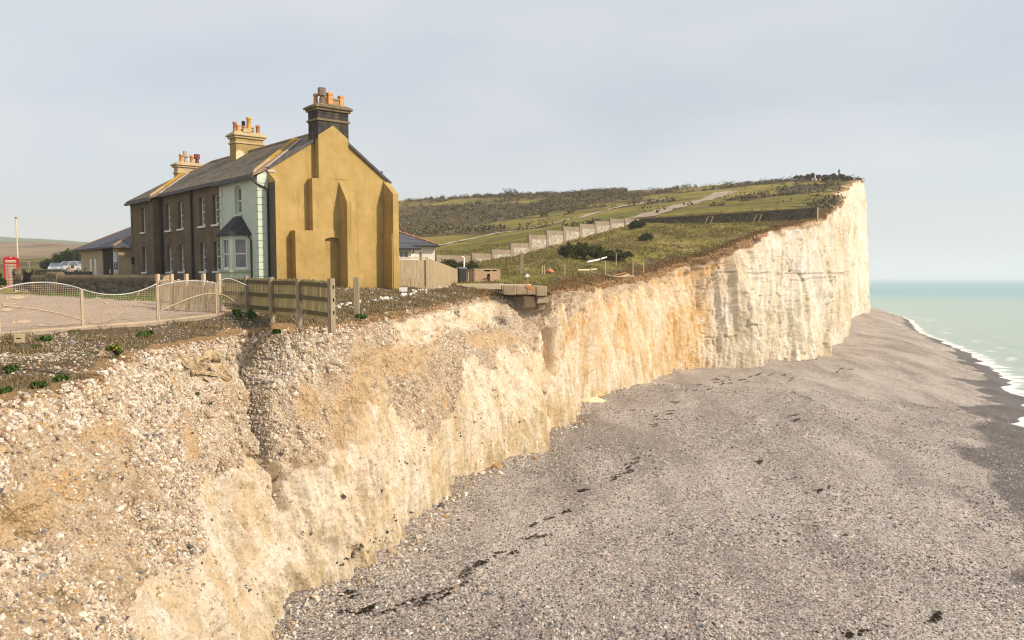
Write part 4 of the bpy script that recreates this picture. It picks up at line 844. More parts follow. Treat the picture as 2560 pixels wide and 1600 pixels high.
# ------------------------------------------------------------------ fences
def wood(name, c1, c2, st=(8, 8, .7)): return simple(name, c1, c2, 2.4, .85, .15, .4, .006, st, contrast=(.34, .64))
M_BOARD = wood('weathered_board', (.30, .225, .13), (.52, .41, .26)); M_GREYW = wood('grey_timber', (.20, .165, .105), (.40, .33, .22)); M_PALEW = wood('pale_timber', (.46, .35, .21), (.66, .52, .34)); M_MOSSW = wood('mossy_timber', (.155, .125, .06), (.30, .235, .125))
A, B, Cc = P(994, 722, 46.2), P(1068, 722, 46.8), P(1146, 712, 54)
bf = thing('board_fence', 'weathered close-board timber fence running from the gable, its far end sloping down', 'fence', (A[0], A[1], 0))
def boards(p, q, h0, h1, zp, zq, w):
    mb = MB(); Lb = math.hypot(q[0]-p[0], q[1]-p[1]); n = max(2, int(Lb/w)); d = Vector((q[0]-p[0], q[1]-p[1], 0))/Lb; nn = Vector((d.y, -d.x, 0)); o = Vector((p[0]-A[0], p[1]-A[1], 0))
    for k in range(n):
        f0, f1 = (k+.04)/n, (k+.97)/n; a, b = o+d*Lb*f0, o+d*Lb*f1; t0 = nn*(.0+.012*(k % 2)+random.uniform(0, .008)); t1 = t0+nn*.02
        za, zb2 = zp+(zq-zp)*f0, zp+(zq-zp)*f1; ha = h0+(h1-h0)*f0+random.uniform(-.012, .012); hb = ha+(h1-h0)/n
        mb.hexa([a+t0+Vector((0, 0, za)), b+t0+Vector((0, 0, zb2)), b+t1+Vector((0, 0, zb2)), a+t1+Vector((0, 0, za))], [a+t0+Vector((0, 0, za+ha)), b+t0+Vector((0, 0, zb2+hb)), b+t1+Vector((0, 0, zb2+hb)), a+t1+Vector((0, 0, za+ha))])
    return mb
zA, zB, zC = A[2], B[2], Cc[2]
hA = P(998, 645, 46.2)[2]-zA; hB = P(1068, 645, 46.8)[2]-zB; hC = P(1146, 674, 54)[2]-zC
boards(A, B, hA, hB, zA-.1, zB-.1, .21).build('board_panel', M_BOARD, bf); boards(B, Cc, hB+.1, hC+.1, zB-.1, zC-.1, .115).build('board_panel', M_BOARD, bf)
for q, h_ in ((B, hB+.06), (Cc, hC+.03)):
    m = MB(); o = Vector((q[0]-A[0], q[1]-A[1]-.06, q[2]-.2)); m.box(o.x-.06, o.y-.06, o.z, o.x+.06, o.y+.06, o.z+h_+.2); m.build('post', M_PALEW, bf)
m = MB(); m.bar(Vector((0, -.05, zA+hA)), Vector((B[0]-A[0], B[1]-A[1]-.05, zB+hB)), .06, .05); m.build('capping_rail', M_BOARD, bf)
m = MB(); m.bar(Vector((0, -.05, zA+.02)), Vector((B[0]-A[0], B[1]-A[1]-.05, zB+.02)), .04, .2); m.build('gravel_board', M_BOARD, bf)
M_PALEG = wood('lichened_paling', (.19, .155, .07), (.36, .30, .15)); M_RAILD = wood('dark_rail', (.085, .068, .034), (.17, .135, .068))
# paling fence along the cliff garden
pts = [(829.5, 807, 696, 24.6, .19), (748, 795, 696, 26.2, .17), (680, 789, 692.5, 27.6, .17), (617.5, 782, 690, 29.2, .14)]
PF = [Vector(P(a, b, D)) for a, b, c_, D, w in pts]
pf = thing('paling_fence', 'dark weathered paling fence with three rails ending above the cliff edge', 'fence', tuple(PF[0]))
for (a, b, c_, D, w), q in zip(pts, PF):
    m = MB(); o = q-PF[0]; zt = P(a, c_, D)[2]-q.z
    m.bar(o+Vector((0, 0, -.3)), o+Vector((0, 0, zt)), w, w*.8, (.76, .65, 0)); po = m.build('post', M_GREYW, pf, .01)
    if a > 800:
        for k in (.25, .62, 1.0): mm = MB(); mm.bar(o+Vector((.076, -.062, k)), o+Vector((.076, -.062, k+.10)), .035, .03, (.76, .65, 0)); mm.build('rail_slot', M_DARK, po)
ex = PF[3]+(PF[3]-PF[2])*1.0; ends = PF+[Vector((ex.x, ex.y, hz(ex.x, ex.y)))]
nF = Vector((.76, .65, 0))
for q, r2 in zip(ends, ends[1:]):
    for zz_ in (.22, .66, 1.08): m = MB(); m.bar(q-PF[0]+Vector((0, 0, zz_))-nF*.0, r2-PF[0]+Vector((0, 0, zz_)), .05, .125); m.build('rail', M_RAILD, pf)
    m = MB(); d = r2-q; n = int(d.length/.074)
    for k in range(n):
        o = q-PF[0]+d*((k+.5)/n)+nF*.045; h_ = 1.22+random.uniform(-.03, .02); m.bar(o+Vector((0, 0, .06)), o+Vector((random.uniform(-.008, .008), 0, h_)), .046, .018, nF)
    m.build('paling_run', M_PALEG, pf)
# second, paler fence behind the mesh panels
pts2 = [(548.5, 786, 684, 30.2, .19), (511, 781, 684, 30.8, .17), (468, 777, 684.5, 31.4, .17), (431, 775, 685, 32.0, .17), (396.5, 773, 685, 32.6, .16)]
PG = [Vector(P(a, b, D)) for a, b, c_, D, w in pts2]
pg = thing('paling_fence', 'pale timber posts and thin palings standing behind the mesh panels', 'fence', tuple(PG[0]))
for (a, b, c_, D, w), q in zip(pts2, PG):
    m = MB(); o = q-PG[0]; zt = P(a, c_, D)[2]-q.z; m.bar(o+Vector((0, 0, -.3)), o+Vector((0, 0, zt)), w, .1, (.6, .8, 0)); m.build('post', M_PALEW, pg, .008)
for q, r2 in zip(PG, PG[1:]):
    m = MB(); d = r2-q; n = int(d.length/.075); nb_ = Vector((-.45, .9, 0))
    for k in range(n): o = q-PG[0]+d*((k+.5)/n)+nb_*.09; m.bar(o+Vector((0, 0, .05)), o+Vector((0, 0, 1.16+random.uniform(-.04, .03))), .03, .016, nb_)
    m.build('paling_run', M_PALEW, pg)
    for zz_ in (.3, .95): m = MB(); m.bar(q-PG[0]+nb_*.06+Vector((0, 0, zz_)), r2-PG[0]+nb_*.06+Vector((0, 0, zz_)), .04, .08); m.build('rail', M_PALEW, pg)
rs = thing('rounded_stone_post', 'short round-topped stone post at the end of the garden wall', 'post', at(418, 33.6)); m = MB()
m.prism([(-.16, -.3), (.16, -.3), (.16, 1.0), (.11, 1.13), (0, 1.18), (-.11, 1.13), (-.16, 1.0)], lambda a, b, d: (a, d, b), .2); m.build('shaft', simple('sandstone', (.42, .33, .21), (.56, .45, .30), 4), rs, .01)
# cream steel mesh panels with cut-out fish
M_STEEL = simple('cream_steel', (.39, .30, .195), (.54, .43, .295), 3, .7, .3)
M_GALV = simple('bare_tube', (.36, .37, .38), (.56, .52, .46), 3, .45, .5)
FB = .095
def fish(mb, vp, c, l, ang, flip, solid=True):
    a0, z0 = vp.az(*c); s_ = l; n = 14; out = []
    for k in range(n+1): t = k/n; out.append((-.5+.78*t, FB*math.sin(math.pi*t)**.8))
    for k in range(n, -1, -1): t = k/n; out.append((-.5+.78*t, -FB*math.sin(math.pi*t)**.8))
    tail = [(.24, .02), (.5, .13), (.42, 0), (.5, -.13), (.24, -.02)]
    ca, sa = math.cos(ang), math.sin(ang)
    def tr(a, b, d): a = -a if flip else a; return (a0+s_*(a*ca-b*sa), -.03-d, z0+s_*(a*sa+b*ca))
    if solid: mb.prism(out[:n+1]+out[n+2:-1], tr, .012)
    else:
        inner = [(a*.86-.012, b*.55) for a, b in out]
        for k in range(len(out)-1): mb.quad(tr(*out[k], 0), tr(*out[k+1], 0), tr(*inner[k+1], 0), tr(*inner[k], 0)); mb.quad(tr(*out[k], .012), tr(*out[k+1], .012), tr(*inner[k+1], .012), tr(*inner[k], .012))
    mb.prism(tail, tr, .012)
def mesh_panel(label, a, b, tops, curves, fishes, thick=.042):
    A, B = Vector(P(*a)), Vector(P(*b)); vp = VP(A, B)
    t = thing('mesh_fence_panel', label, 'fence panel', (A.x, A.y, 0), vp.rz, 'cream mesh panels along the cliff top')
    tt = [q[0] for q in tops]; th_ = [q[1] for q in tops]
    from bisect import bisect
    co = np.polyfit(tt, th_, len(tt)-1)
    hf = lambda f: float(np.polyval(co, f))
    zb_ = lambda f: A.z+(B.z-A.z)*f+.03
    m = MB(); L_ = vp.L
    m.bar((0, 0, zb_(0)-.15), (0, 0, zb_(0)+hf(0)), thick, thick); m.bar((L_, 0, zb_(1)-.15), (L_, 0, zb_(1)+hf(1)), thick, thick); m.bar((0, 0, zb_(0)+.02), (L_, 0, zb_(1)+.02), .045, .06); m.build('frame', M_STEEL, t)
    m = MB(); m.tube([(L_*f, 0, zb_(f)+hf(f)) for f in np.linspace(0, 1, 17)], .019, 8); m.build('top_rail', M_GALV, t)
    m = MB(); n = int(L_/.052)
    for k in range(1, n): f = k/n; m.bar((L_*f, 0, zb_(f)), (L_*f, 0, zb_(f)+hf(f)), .0055, .0055)
    for k in range(1, 24):
        zz_ = .062*k; prev = None
        fs = np.linspace(0, 1, 33); on = [f for f in fs if zz_ < hf(f)-.01]
        if len(on) > 1:
            runs = []; cur = [on[0]]
            for u, v in zip(on, on[1:]):
                if v-u > .04: runs.append(cur); cur = [v]
                else: cur.append(v)
            runs.append(cur)
            for r2 in runs:
                if len(r2) > 1: m.bar((L_*r2[0], .006, zb_(r2[0])+zz_), (L_*r2[-1], .006, zb_(r2[-1])+zz_), .0055, .0055)
    m.build('wire_mesh', M_STEEL, t)
    for c_, r_ in curves:
        m = MB(); q = [vp.az(*p) for p in c_]; m.tube([(u, -.03, v) for u, v in q], r_, 6); m.build('wave_bar', M_STEEL, t)
    for f in fishes:
        m = MB(); fish(m, vp, *f); m.build('fish_ornament', M_STEEL, t)
    return t
def curve(pts, n=14):
    pts = np.array(pts, float); k = np.arange(len(pts)); c0 = np.polyfit(k, pts[:, 0], min(3, len(pts)-1)); c1_ = np.polyfit(k, pts[:, 1], min(3, len(pts)-1)); u = np.linspace(0, len(pts)-1, n)
    return list(zip(np.polyval(c0, u), np.polyval(c1_, u)))
mesh_panel('leftmost mesh panel with arched top and several cut-out fish', (0, 838, 23), (206, 822, 25), [(0, 1.21), (.55, 1.38), (1, 1.16)], [(curve([(4, 764), (70, 770), (140, 782), (203, 799)]), .018), (curve([(95, 815), (150, 812), (204, 805)]), .010)],
  [((52, 727), .40, 0, True, False), ((36, 743), .56, 0, True, True), ((27, 757), .52, .12, True, False), ((10, 774), .40, 0, True, True), ((52, 804), .58, 0, True, True), ((99, 812), .24, 0, True, True)])
mesh_panel('mesh panel with sagging top rail and one small tilted fish', (209, 821, 25.1), (394, 807, 27), [(0, 1.14), (.5, .93), (1, 1.22)], [(curve([(216, 803), (255, 804), (300, 787), (330, 757), (346, 728)]), .016), ([(222, 800), (328, 757)], .011)], [((253, 751), .44, -.5, False, False), ((233, 784), .16, .8, False, True)])
mesh_panel('mesh panel with low arch and one rising wave bar', (398, 806, 27.05), (541, 790, 28.5), [(0, 1.14), (.5, 1.23), (1, 1.08)], [(curve([(399, 777), (445, 757), (495, 739), (540, 734)]), .022)], [])
mesh_panel('rightmost mesh panel with crossing bars next to the dark paling fence', (546, 789, 28.6), (640, 777, 29.0), [(0, 1.08), (.32, 1.17), (.7, .93), (1, .84)], [(curve([(546, 738), (562, 739), (582, 751), (606, 767)]), .018), (curve([(546, 770), (580, 766), (634, 742)]), .010)], [])
kb = thing('concrete_kerb', 'low concrete kerb under the mesh panels', 'kerb', tuple(P(0, 838, 23))); K0 = P(0, 838, 23)
m = MB(); ks = [P(-60, 846, 22.4), K0, P(206, 824, 25), P(396, 809, 27), P(541, 793, 28.5)]
for a_, b_ in zip(ks, ks[1:]): m.bar(Vector(a_-K0)+Vector((0, 0, -.06)), Vector(b_-K0)+Vector((0, 0, -.06)), .2, .22)
m.build('beam', simple('grey_concrete', (.27, .22, .165), (.40, .33, .25), 3), kb)
bk = P(49, 847, 21.6); bx_ = thing('breeze_block', 'single pale block half buried in front of the leftmost mesh panel', 'block', tuple(bk), .3); m = MB(); m.box(-.11, -.1, -.1, .11, .1, .12); m.build('body', simple('block_stone', (.36, .29, .16), (.48, .39, .24), 4), bx_, .012); m = MB(); m.box(-.05, -.104, .0, .05, -.101, .03); m.build('slot', M_DARK, bx_)

# ------------------------------------------------------------------ garden walls, gate
def stonewall_mat(name, dark=1.0):
    g = G(name, .95, .08); v = g.pos((1, 1, 1.8), world=False); vo = g.voro(3.6, v); s_ = g.n('ShaderNodeSeparateColor'); g.set(s_.inputs[0], vo); d_ = g.voro(3.6, v, 'Distance', 'DISTANCE_TO_EDGE'); n = g.noise(9, 5, .65, v)
    c_ = [tuple(q*dark for q in k) for k in ((.13, .105, .072), (.23, .19, .13), (.34, .285, .20), (.18, .15, .11))]
    col = g.mix(1.0, g.ramp(s_.outputs[0], [(0, c_[0]), (.4, c_[1]), (.75, c_[2]), (1, c_[3])]), g.ramp(n, [(.3, .55), (.62, 1.0)]), 'MULTIPLY')
    col = g.mix(g.mr(d_, .06, .0), col, (.19*dark, .155*dark, .105*dark))
    return g.done(col, g.bump(g.mr(d_, 0, .1), .7, .04, g.bump(n, .3, .02)))
M_SWALL = stonewall_mat('flint_stone_wall', .85); M_COPE = simple('mossy_coping', (.10, .078, .045), (.24, .185, .11), 3.5)
WR, WL = P(421, 735, 43), P(36, 728, 50)
wv_ = VP(WR, WL)
def wall_seg(label, cat, pxa, pxb, top, D_=None, name='stone_wall', round_end=False, plane=wv_, cope=True, thick=.34, mat=None):
    a0, _ = plane.az(pxa, 700); a1, zt = plane.az((pxa+pxb)/2, top); a1, _ = plane.az(pxb, 700)
    o = plane.A+plane.d*a0; L_ = a1-a0; g0 = min(hz(o.x, o.y), hz(*(plane.A+plane.d*a1).xy))-.25
    t = thing(name, label, cat, (o.x, o.y, g0), plane.rz); h_ = zt-g0; n = max(1, int(abs(L_)/1.6)); m = MB()
    m.box(0, -thick/2, 0, L_, thick/2, h_-.34 if cope else h_)
    for k in range(1, n): x_ = L_*k/n; m.box(x_-.09, thick/2, 0, x_+.09, thick/2+.02, h_-.34)
    m.build('masonry', mat or M_SWALL, t)
    if cope:
        m = MB(); pr = [(-thick/2-.03, 0), (thick/2+.03, 0), (thick/2+.03, .16), (thick/2-.02, .26), (thick/4, .33), (-thick/4, .33), (-thick/2+.02, .26), (-thick/2-.03, .16)]
        for k in range(n): x0_ = L_*k/n+.004; m.prism(pr, (lambda x0_, w: lambda a, b, d: (x0_+d, a, h_-.338+b))(x0_, 0), L_/n-.008)
        m.build('coping', M_COPE, t)
    return t
wall_seg('long flint garden wall with rounded coping in front of the cottages', 'wall', 421, 152, 686.5)
wall_seg('stone pillar with a stepped cap halfway along the garden wall', 'pillar', 152, 127, 679, name='stone_pillar', thick=.5, mat=stonewall_mat('pale_pillar', 1.35))
wall_seg('short stretch of flint garden wall just right of the dark gate', 'wall', 127, 84, 687)
wall_seg('short stretch of flint garden wall just left of the dark gate', 'wall', 61, 44, 686)
wall_seg('tall square stone gatepost beside the red telephone box', 'pillar', 46, 38, 671, name='stone_pillar', thick=.3)
ga, _ = wv_.az(84, 700); gb_, _ = wv_.az(61, 700); o = wv_.A+wv_.d*ga; gL = gb_-ga
gt_ = thing('garden_gate', 'dark brown wooden garden gate with dipped top in the flint wall', 'gate', (o.x, o.y, hz(o.x, o.y)), wv_.rz); m = MB(); n = 9
for k in range(n):
    f = (k+.5)/n; h_ = 1.28-.16*math.sin(math.pi*f); m.box(gL*k/n+.006, -.02, .04, gL*(k+1)/n-.006, .02, h_)
for z_ in (.25, .95): m.box(0, -.05, z_, gL, -.02, z_+.1)
m.build('leaf', simple('dark_stained_wood', (.035, .022, .016), (.06, .04, .03), 3), gt_)
for x_ in (.0, gL): m = MB(); m.box(x_-.07, -.07, -.2, x_+.07, .07, 1.32); m.build('gate_post', simple('dark_post', (.05, .035, .025), (.08, .055, .04), 3), gt_)
bw_ = VP(P(230, 700, 57), P(80, 700, 62))
wall_seg('low back wall topped with white stones behind the garden wall', 'wall', 160, 86, 674, plane=bw_, cope=False)
wall_seg('dark low timber barrier between back wall and outbuilding', 'barrier', 229, 160, 679, plane=bw_, cope=False, name='timber_barrier', thick=.15, mat=M_BLACK)
# ------------------------------------------------------------------ telephone box, flagpole
D = 61; o = P(31, 722, D); ph = thing('telephone_box', 'red telephone box with glazed door and domed top by the gatepost', 'telephone box', tuple(o), R(27)); M_RED = simple('red_paint', (.42, .012, .016), (.52, .022, .026), 3, .4, .4)
s_ = .46; Hh = 2.12; m = MB()
for x_ in (-s_, s_-.1):
    for y_ in (-s_, s_-.1): m.box(x_, y_, 0, x_+.1, y_+.1, Hh)
m.box(-s_-.02, -s_-.02, -.2, s_+.02, s_+.02, .12); m.box(-s_, -s_, Hh-.28, s_, s_, Hh+.04); m.build('frame', M_RED, ph, .01)
m = MB(); pr = []
for k in range(9): t = math.pi*k/8; pr.append((-(s_+.03)*math.cos(t), .16*math.sin(t)))
m.prism(pr, lambda a, b, d: (a, -s_-.03+d, Hh+.042+b), 2*s_+.06); m.build('domed_roof', M_RED, ph, .02)
for side, fm_ in (('door', lambda a, z_, d: (a, -s_+.02+d, z_)), ('side_panel', lambda a, z_, d: (-s_+.02+d, a, z_)), ('side_panel', lambda a, z_, d: (s_-.02-d, a, z_)), ('side_panel', lambda a, z_, d: (a, s_-.02-d, z_))):
    m = MB()
    for u in (-.36, -.21, .19, .33): m.hexa([fm_(u, .12, 0), fm_(u+.025, .12, 0), fm_(u+.025, .12, .03), fm_(u, .12, .03)], [fm_(u, Hh-.28, 0), fm_(u+.025, Hh-.28, 0), fm_(u+.025, Hh-.28, .03), fm_(u, Hh-.28, .03)])
    for k in range(9): z_ = .2+k*.2; m.hexa([fm_(-.36, z_, .003), fm_(.36, z_, .003), fm_(.36, z_, .027), fm_(-.36, z_, .027)], [fm_(-.36, z_+.025, .003), fm_(.36, z_+.025, .003), fm_(.36, z_+.025, .027), fm_(-.36, z_+.025, .027)])
    d_ = m.build(side, M_RED, ph); p = MB(); p.hexa([fm_(-.36, .14, .012), fm_(.36, .14, .012), fm_(.36, .14, .018), fm_(-.36, .14, .018)], [fm_(-.36, Hh-.3, .012), fm_(.36, Hh-.3, .012), fm_(.36, Hh-.3, .018), fm_(-.36, Hh-.3, .018)]); p.build('pane', simple('phone_glass', (.32, .27, .20), (.42, .37, .29), 3, .15, .5), d_)
def lettering(text, size, mat, parent, loc, rot, name='lettering'):
    cu = bpy.data.curves.new(name, 'FONT'); cu.body = text; cu.size = size; cu.extrude = .004; cu.align_x = 'CENTER'; cu.align_y = 'CENTER'
    to = bpy.data.objects.new(name, cu); me = bpy.data.meshes.new_from_object(to); bpy.data.objects.remove(to); me.materials.append(mat)
    o_ = bpy.data.objects.new(name, me); C.objects.link(o_); o_.parent = parent; o_.location = loc; o_.rotation_euler = rot; return o_
m = MB(); m.box(-.34, -s_-.03, Hh-.22, .34, -s_-.004, Hh-.06); sg = m.build('sign', M_CREAM, ph); lettering('TELEPHONE', .13, M_BLACK, sg, (0, -s_-.034, Hh-.14), (math.pi/2, 0, 0))
m = MB(); m.lathe((0, -s_-.05, Hh+.09), [(.05, 0), (.055, .03), (.03, .06)], 8); m.build('crown_emblem', M_CREAM, ph)
D = 66; o = P(47, 716, D); fp = thing('flagpole', 'tall bare cream flagpole rising beside the red telephone box', 'flagpole', tuple(o)); m = MB(); tp = Vector(P(40, 545, D)-o); m.tube([(0, 0, -.3), tuple(tp*.4), tuple(tp)], [.075, .065, .05], 8); m.build('pole', simple('cream_paint', (.62, .52, .36), (.72, .62, .44), 4), fp)
m = MB(); m.lathe(tuple(tp), [(.09, -.03), (.09, .05), (.02, .09)], 8); m.build('cap', M_COPE, fp); m = MB(); m.box(-.13, -.13, -.3, .13, .13, .6); m.build('base_box', M_LEAD, fp)

# ------------------------------------------------------------------ stepped wall on the hillside and the long wall
def flint_mat(name, c1, c2, c3):
    g = G(name, .95, .08); v = g.pos(world=False); vo = g.voro(7, v); s_ = g.n('ShaderNodeSeparateColor'); g.set(s_.inputs[0], vo); n = g.noise(3, 5, .65, v)
    return g.done(g.mix(g.mr(n, .45, .7, 0, .6), g.ramp(s_.outputs[0], [(0, c1), (.5, c2), (1, c3)]), c1), g.bump(g.voro(7, v, 'Distance'), .6, .05))
M_FLINT = flint_mat('flint_panel', (.30, .255, .19), (.52, .46, .36), (.64, .58, .47)); M_CONC = simple('brown_concrete', (.255, .20, .135), (.37, .295, .205), 1.2); M_DWALL = stonewall_mat('dark_flint', .55)
SW = [(1177, 1230, 632.7, 635, 656, 650), (1227, 1276, 623.5, 625, 651, 646), (1275, 1321, 607.6, 608.5, 643, 629), (1320, 1365.5, 586.8, 588, 630, 619), (1364, 1407, 576, 578, 619, 607), (1406, 1448, 566.5, 568.5, 607.5, 595), (1447, 1486, 559, 562, 595.5, 587), (1485, 1523, 552, 554, 587.5, 578), (1522, 1559.5, 546.8, 548.5, 578.5, 570), (1558.5, 1597, 546, 548, 570.5, 553)]
SA, SB = P(1177, 655, 94.5), P(1597, 560, 106); sv_ = VP(SA, SB); o0 = sv_.A
sw = thing('stepped_wall', 'long stepped flint and concrete wall climbing the grassy hillside', 'wall', (o0.x, o0.y, 0), sv_.rz)
for xa, xb, ta, tb, ba, bb_ in SW:
    a0, z0_ = sv_.az(xa, ta); a1, z1_ = sv_.az(xb, tb); _, zb0 = sv_.az(xa, ba); _, zb1 = sv_.az(xb, bb_)
    m = MB(); m.hexa([(a0, -.2, zb0-.8), (a1-.01, -.2, zb1-.8), (a1-.01, .25, zb1-.8), (a0, .25, zb0-.8)], [(a0, -.2, z0_), (a1-.01, -.2, z1_), (a1-.01, .25, z1_), (a0, .25, z0_)])
    m.box(a0, -.27, zb0-.8, a0+.26, -.2, z0_-.12); bay_ = m.build('wall_bay', M_CONC, sw)
    hb = min(z0_, z1_)-.52; lb = max(hb-1.15, min(zb0, zb1)-.3); m = MB(); m.hexa([(a0+.34, -.225, max(lb, zb0-.4)), (a1-.06, -.225, max(lb, zb1-.1) if zb1 < hb-.2 else hb-.3), (a1-.06, -.2, max(lb, zb1-.1) if zb1 < hb-.2 else hb-.3), (a0+.34, -.2, max(lb, zb0-.4))], [(a0+.34, -.225, hb), (a1-.06, -.225, hb), (a1-.06, -.2, hb), (a0+.34, -.2, hb)]); m.build('flint_panel', M_FLINT, bay_)
m = MB(); a0, z0_ = sv_.az(1090, 638); a1, z1_ = sv_.az(1178, 639); m.box(a0, -.15, z0_-1.6, a1, .2, z0_); m.build('low_section', M_CONC, sw)
LA, LB = P(1596, 560, 106), P(2043, 553, 98.4); lv = VP(LA, LB)
lw = thing('long_dark_wall', 'long dark flint wall crossing the hill to the cliff edge', 'wall', (lv.A.x, lv.A.y, 0), lv.rz)
tops_ = [(1596, 549), (1640, 546.5), (1730, 541), (1830, 534.5), (1920, 529), (1990, 524), (2043, 520)]
for (xa, ya), (xb, yb) in zip(tops_, tops_[1:]):
    a0, z0_ = lv.az(xa, ya); a1, z1_ = lv.az(xb, yb); g0 = min(hz(*(lv.A+lv.d*a0).xy), hz(*(lv.A+lv.d*a1).xy))-.7
    m = MB(); m.hexa([(a0, -.18, g0), (a1, -.18, g0), (a1, .18, g0), (a0, .18, g0)], [(a0, -.18, z0_), (a1, -.18, z1_), (a1, .18, z1_), (a0, .18, z0_)]); m.box(a1-.3, -.26, g0, a1-.002, -.18, z1_-.15); m.build('wall_bay', M_DWALL, lw)
    m = MB(); m.bar((a0+.01, 0, z0_+.05), (a1-.01, 0, z1_+.05), .42, .1); m.build('coping', M_COPE, lw)
a1, z1_ = lv.az(2043, 520); _, zb1 = lv.az(2043, 550); m = MB(); m.box(a1+.003, -.22, zb1-.8, a1+.13, .3, z1_+.05); m.build('end_face', M_CREAM, lw)
for (xa, xb, yt, yb, lab) in ((1774, 1784, 541, 558, 'leaning timber frame propped on the dark flint wall, the one nearer the stepped wall'), (1889, 1905, 537, 553, 'leaning timber frame propped on the dark flint wall, the one nearer the cliff edge')):
    a0, zt = lv.az(xb, yt); a1, zb_ = lv.az(xa, yb); pr_ = thing('wall_prop', lab, 'prop', (lv.A.x, lv.A.y, 0), lv.rz); w = .6
    for dx in (0, -w): m = MB(); m.bar((a0+dx, -.34, zt), (a0+dx-.35, -1.1, zb_-.3), .1, .1); m.build('leg', M_MOSSW, pr_)
    m = MB(); m.bar((a0, -.34, zt+.01), (a0-w, -.34, zt+.01), .12, .12); m.build('crossbar', M_MOSSW, pr_)

# ------------------------------------------------------------------ vegetation
def leaf_mat(name='leaf'):
    g = G(name, .8, .15); g.set(g.b.inputs['Base Color'], g.attr('tint', 'Color')); g.b.inputs['Subsurface Weight'].default_value = 0
    return g.m
M_LEAF = leaf_mat(); M_BARK = simple('bark', (.09, .07, .05), (.17, .14, .10), 6)
def leaves(cen, rad, n, size, c1, c2, sq=.55, tilt=1.0):
    """n leaf faces spread through clumps; cen (k,3), rad (k,)"""
    k = len(cen); i = rng.integers(0, k, n); d = rng.normal(size=(n, 3)); d /= np.linalg.norm(d, axis=1)[:, None]
    p = cen[i]+d*(rad[i]*rng.random(n)**.45)[:, None]*np.array([1, 1, .8])
    u = rng.normal(size=(n, 3)); u /= np.linalg.norm(u, axis=1)[:, None]; v = np.cross(u, rng.normal(size=(n, 3))); v /= np.linalg.norm(v, axis=1)[:, None]
    s_ = (size*rng.uniform(.6, 1.4, n))[:, None]; V = np.stack([p-u*s_, p+v*s_*sq, p+u*s_, p-v*s_*sq], 1)
    f = rng.random(n)*.6+.4*rng.random(k)[i]; col = np.array(c1)+(np.array(c2)-np.array(c1))*f[:, None]
    return V.reshape(-1, 3), np.arange(n*4).reshape(-1, 4), np.repeat(col, 4, 0)
def bush(label, base, w, d, h, size=.09, n=4000, c1=(.018, .032, .008), c2=(.085, .10, .025), cat='bush', name='bush', nc=34, stem=True, group=None, rk=1.0):
    t = thing(name, label, cat, tuple(base), group=group); k = nc
    a = rng.uniform(0, 6.28, k); r = rng.random(k)**.5; cen = np.stack([np.cos(a)*r*w*.40, np.sin(a)*r*d*.40, h*(.22+.56*rng.random(k)*(1-.6*r**2))], 1); rad = rng.uniform(.13, .25, k)*min(w, h*1.5, d*1.4)*rk; cen[:, 2] *= 1+.5*fbm(cen[:, 0]*.9, cen[:, 1]*.9, 0*cen[:, 0]+3, 2)
    V, Fq, cc = leaves(cen, rad, n, size, c1, c2); V[:, 2] = np.maximum(V[:, 2], -.05); npmesh('foliage', V, Fq, M_LEAF, t, cols=cc, smooth=False)
    if stem:
        m = MB()
        for q in cen[:7]: m.tube([(q[0]*.15, q[1]*.15, -.2), (q[0]*.5, q[1]*.5, q[2]*.5), tuple(q)], [.05*h/2, .03*h/2, .012*h/2], 5)
        m.build('stems', M_BARK, t)
    return t
def gh(px_, py_, D): q = P(px_, py_, D); return Vector((q[0], q[1], hz(q[0], q[1])))
bush('large dark green gorse bush on the slope below the stepped wall', gh(1452, 640, 80), 5.2, 3, 2.0, .085, 13000, (.016, .026, .007), (.125, .13, .028), nc=110, rk=.55)
bush('lower green bush spreading to the right of the large gorse bush', gh(1532, 636, 82), 4.8, 2.6, 1.3, .08, 7000, (.022, .032, .008), (.12, .12, .03), nc=80, rk=.55)
bush('small rounded bush alone on the upper grass slope', gh(1614, 585, 92), 1.7, 1.4, 1.0, .08, 1800, (.03, .035, .012), (.10, .10, .03))
bush('dark bush at the foot of the joint between stepped and dark walls', gh(1592, 573, 102), 2.4, 1.5, 1.2, .09, 1800, (.015, .024, .008), (.06, .075, .02))
bush('dense olive bush between the bungalow and the white pipe', gh(1130, 690, 64), 3.6, 2.2, 1.6, .08, 6000, (.02, .026, .008), (.085, .085, .022))
bush('small leafy bush right of the white pipe', gh(1178, 680, 66), 1.6, 1.2, 1.25, .07, 2200, (.025, .04, .01), (.10, .12, .03))
bush('dark wind-shaped trees behind the parked cars, the taller clump', at(190, 150, .3), 6.5, 5, 4.3, .2, 6000, (.01, .02, .007), (.05, .07, .02), 'tree', 'windswept_tree', 44)
bush('dark hedge-like clump trailing left of the taller windswept trees', at(146, 152, .3), 5.5, 4, 2.9, .2, 4500, (.01, .02, .007), (.045, .065, .018), 'tree', 'windswept_tree', 34)
bush('dark clump partly hidden by the outbuilding roof', at(222, 150, .3), 4.5, 4, 3.4, .2, 3500, (.012, .022, .008), (.05, .07, .02), 'tree', 'windswept_tree', 30)
bush('brown scrubby hedge behind the back wall', gh(200, 690, 75), 4.2, 1.5, 1.3, .09, 2500, (.06, .045, .025), (.14, .11, .06))
bush('green ground plant at the very left beside the telephone box', gh(-2, 722, 60), .9, .9, 1.2, .07, 1500, (.01, .035, .006), (.05, .11, .02), cat='plant', name='garden_plant')
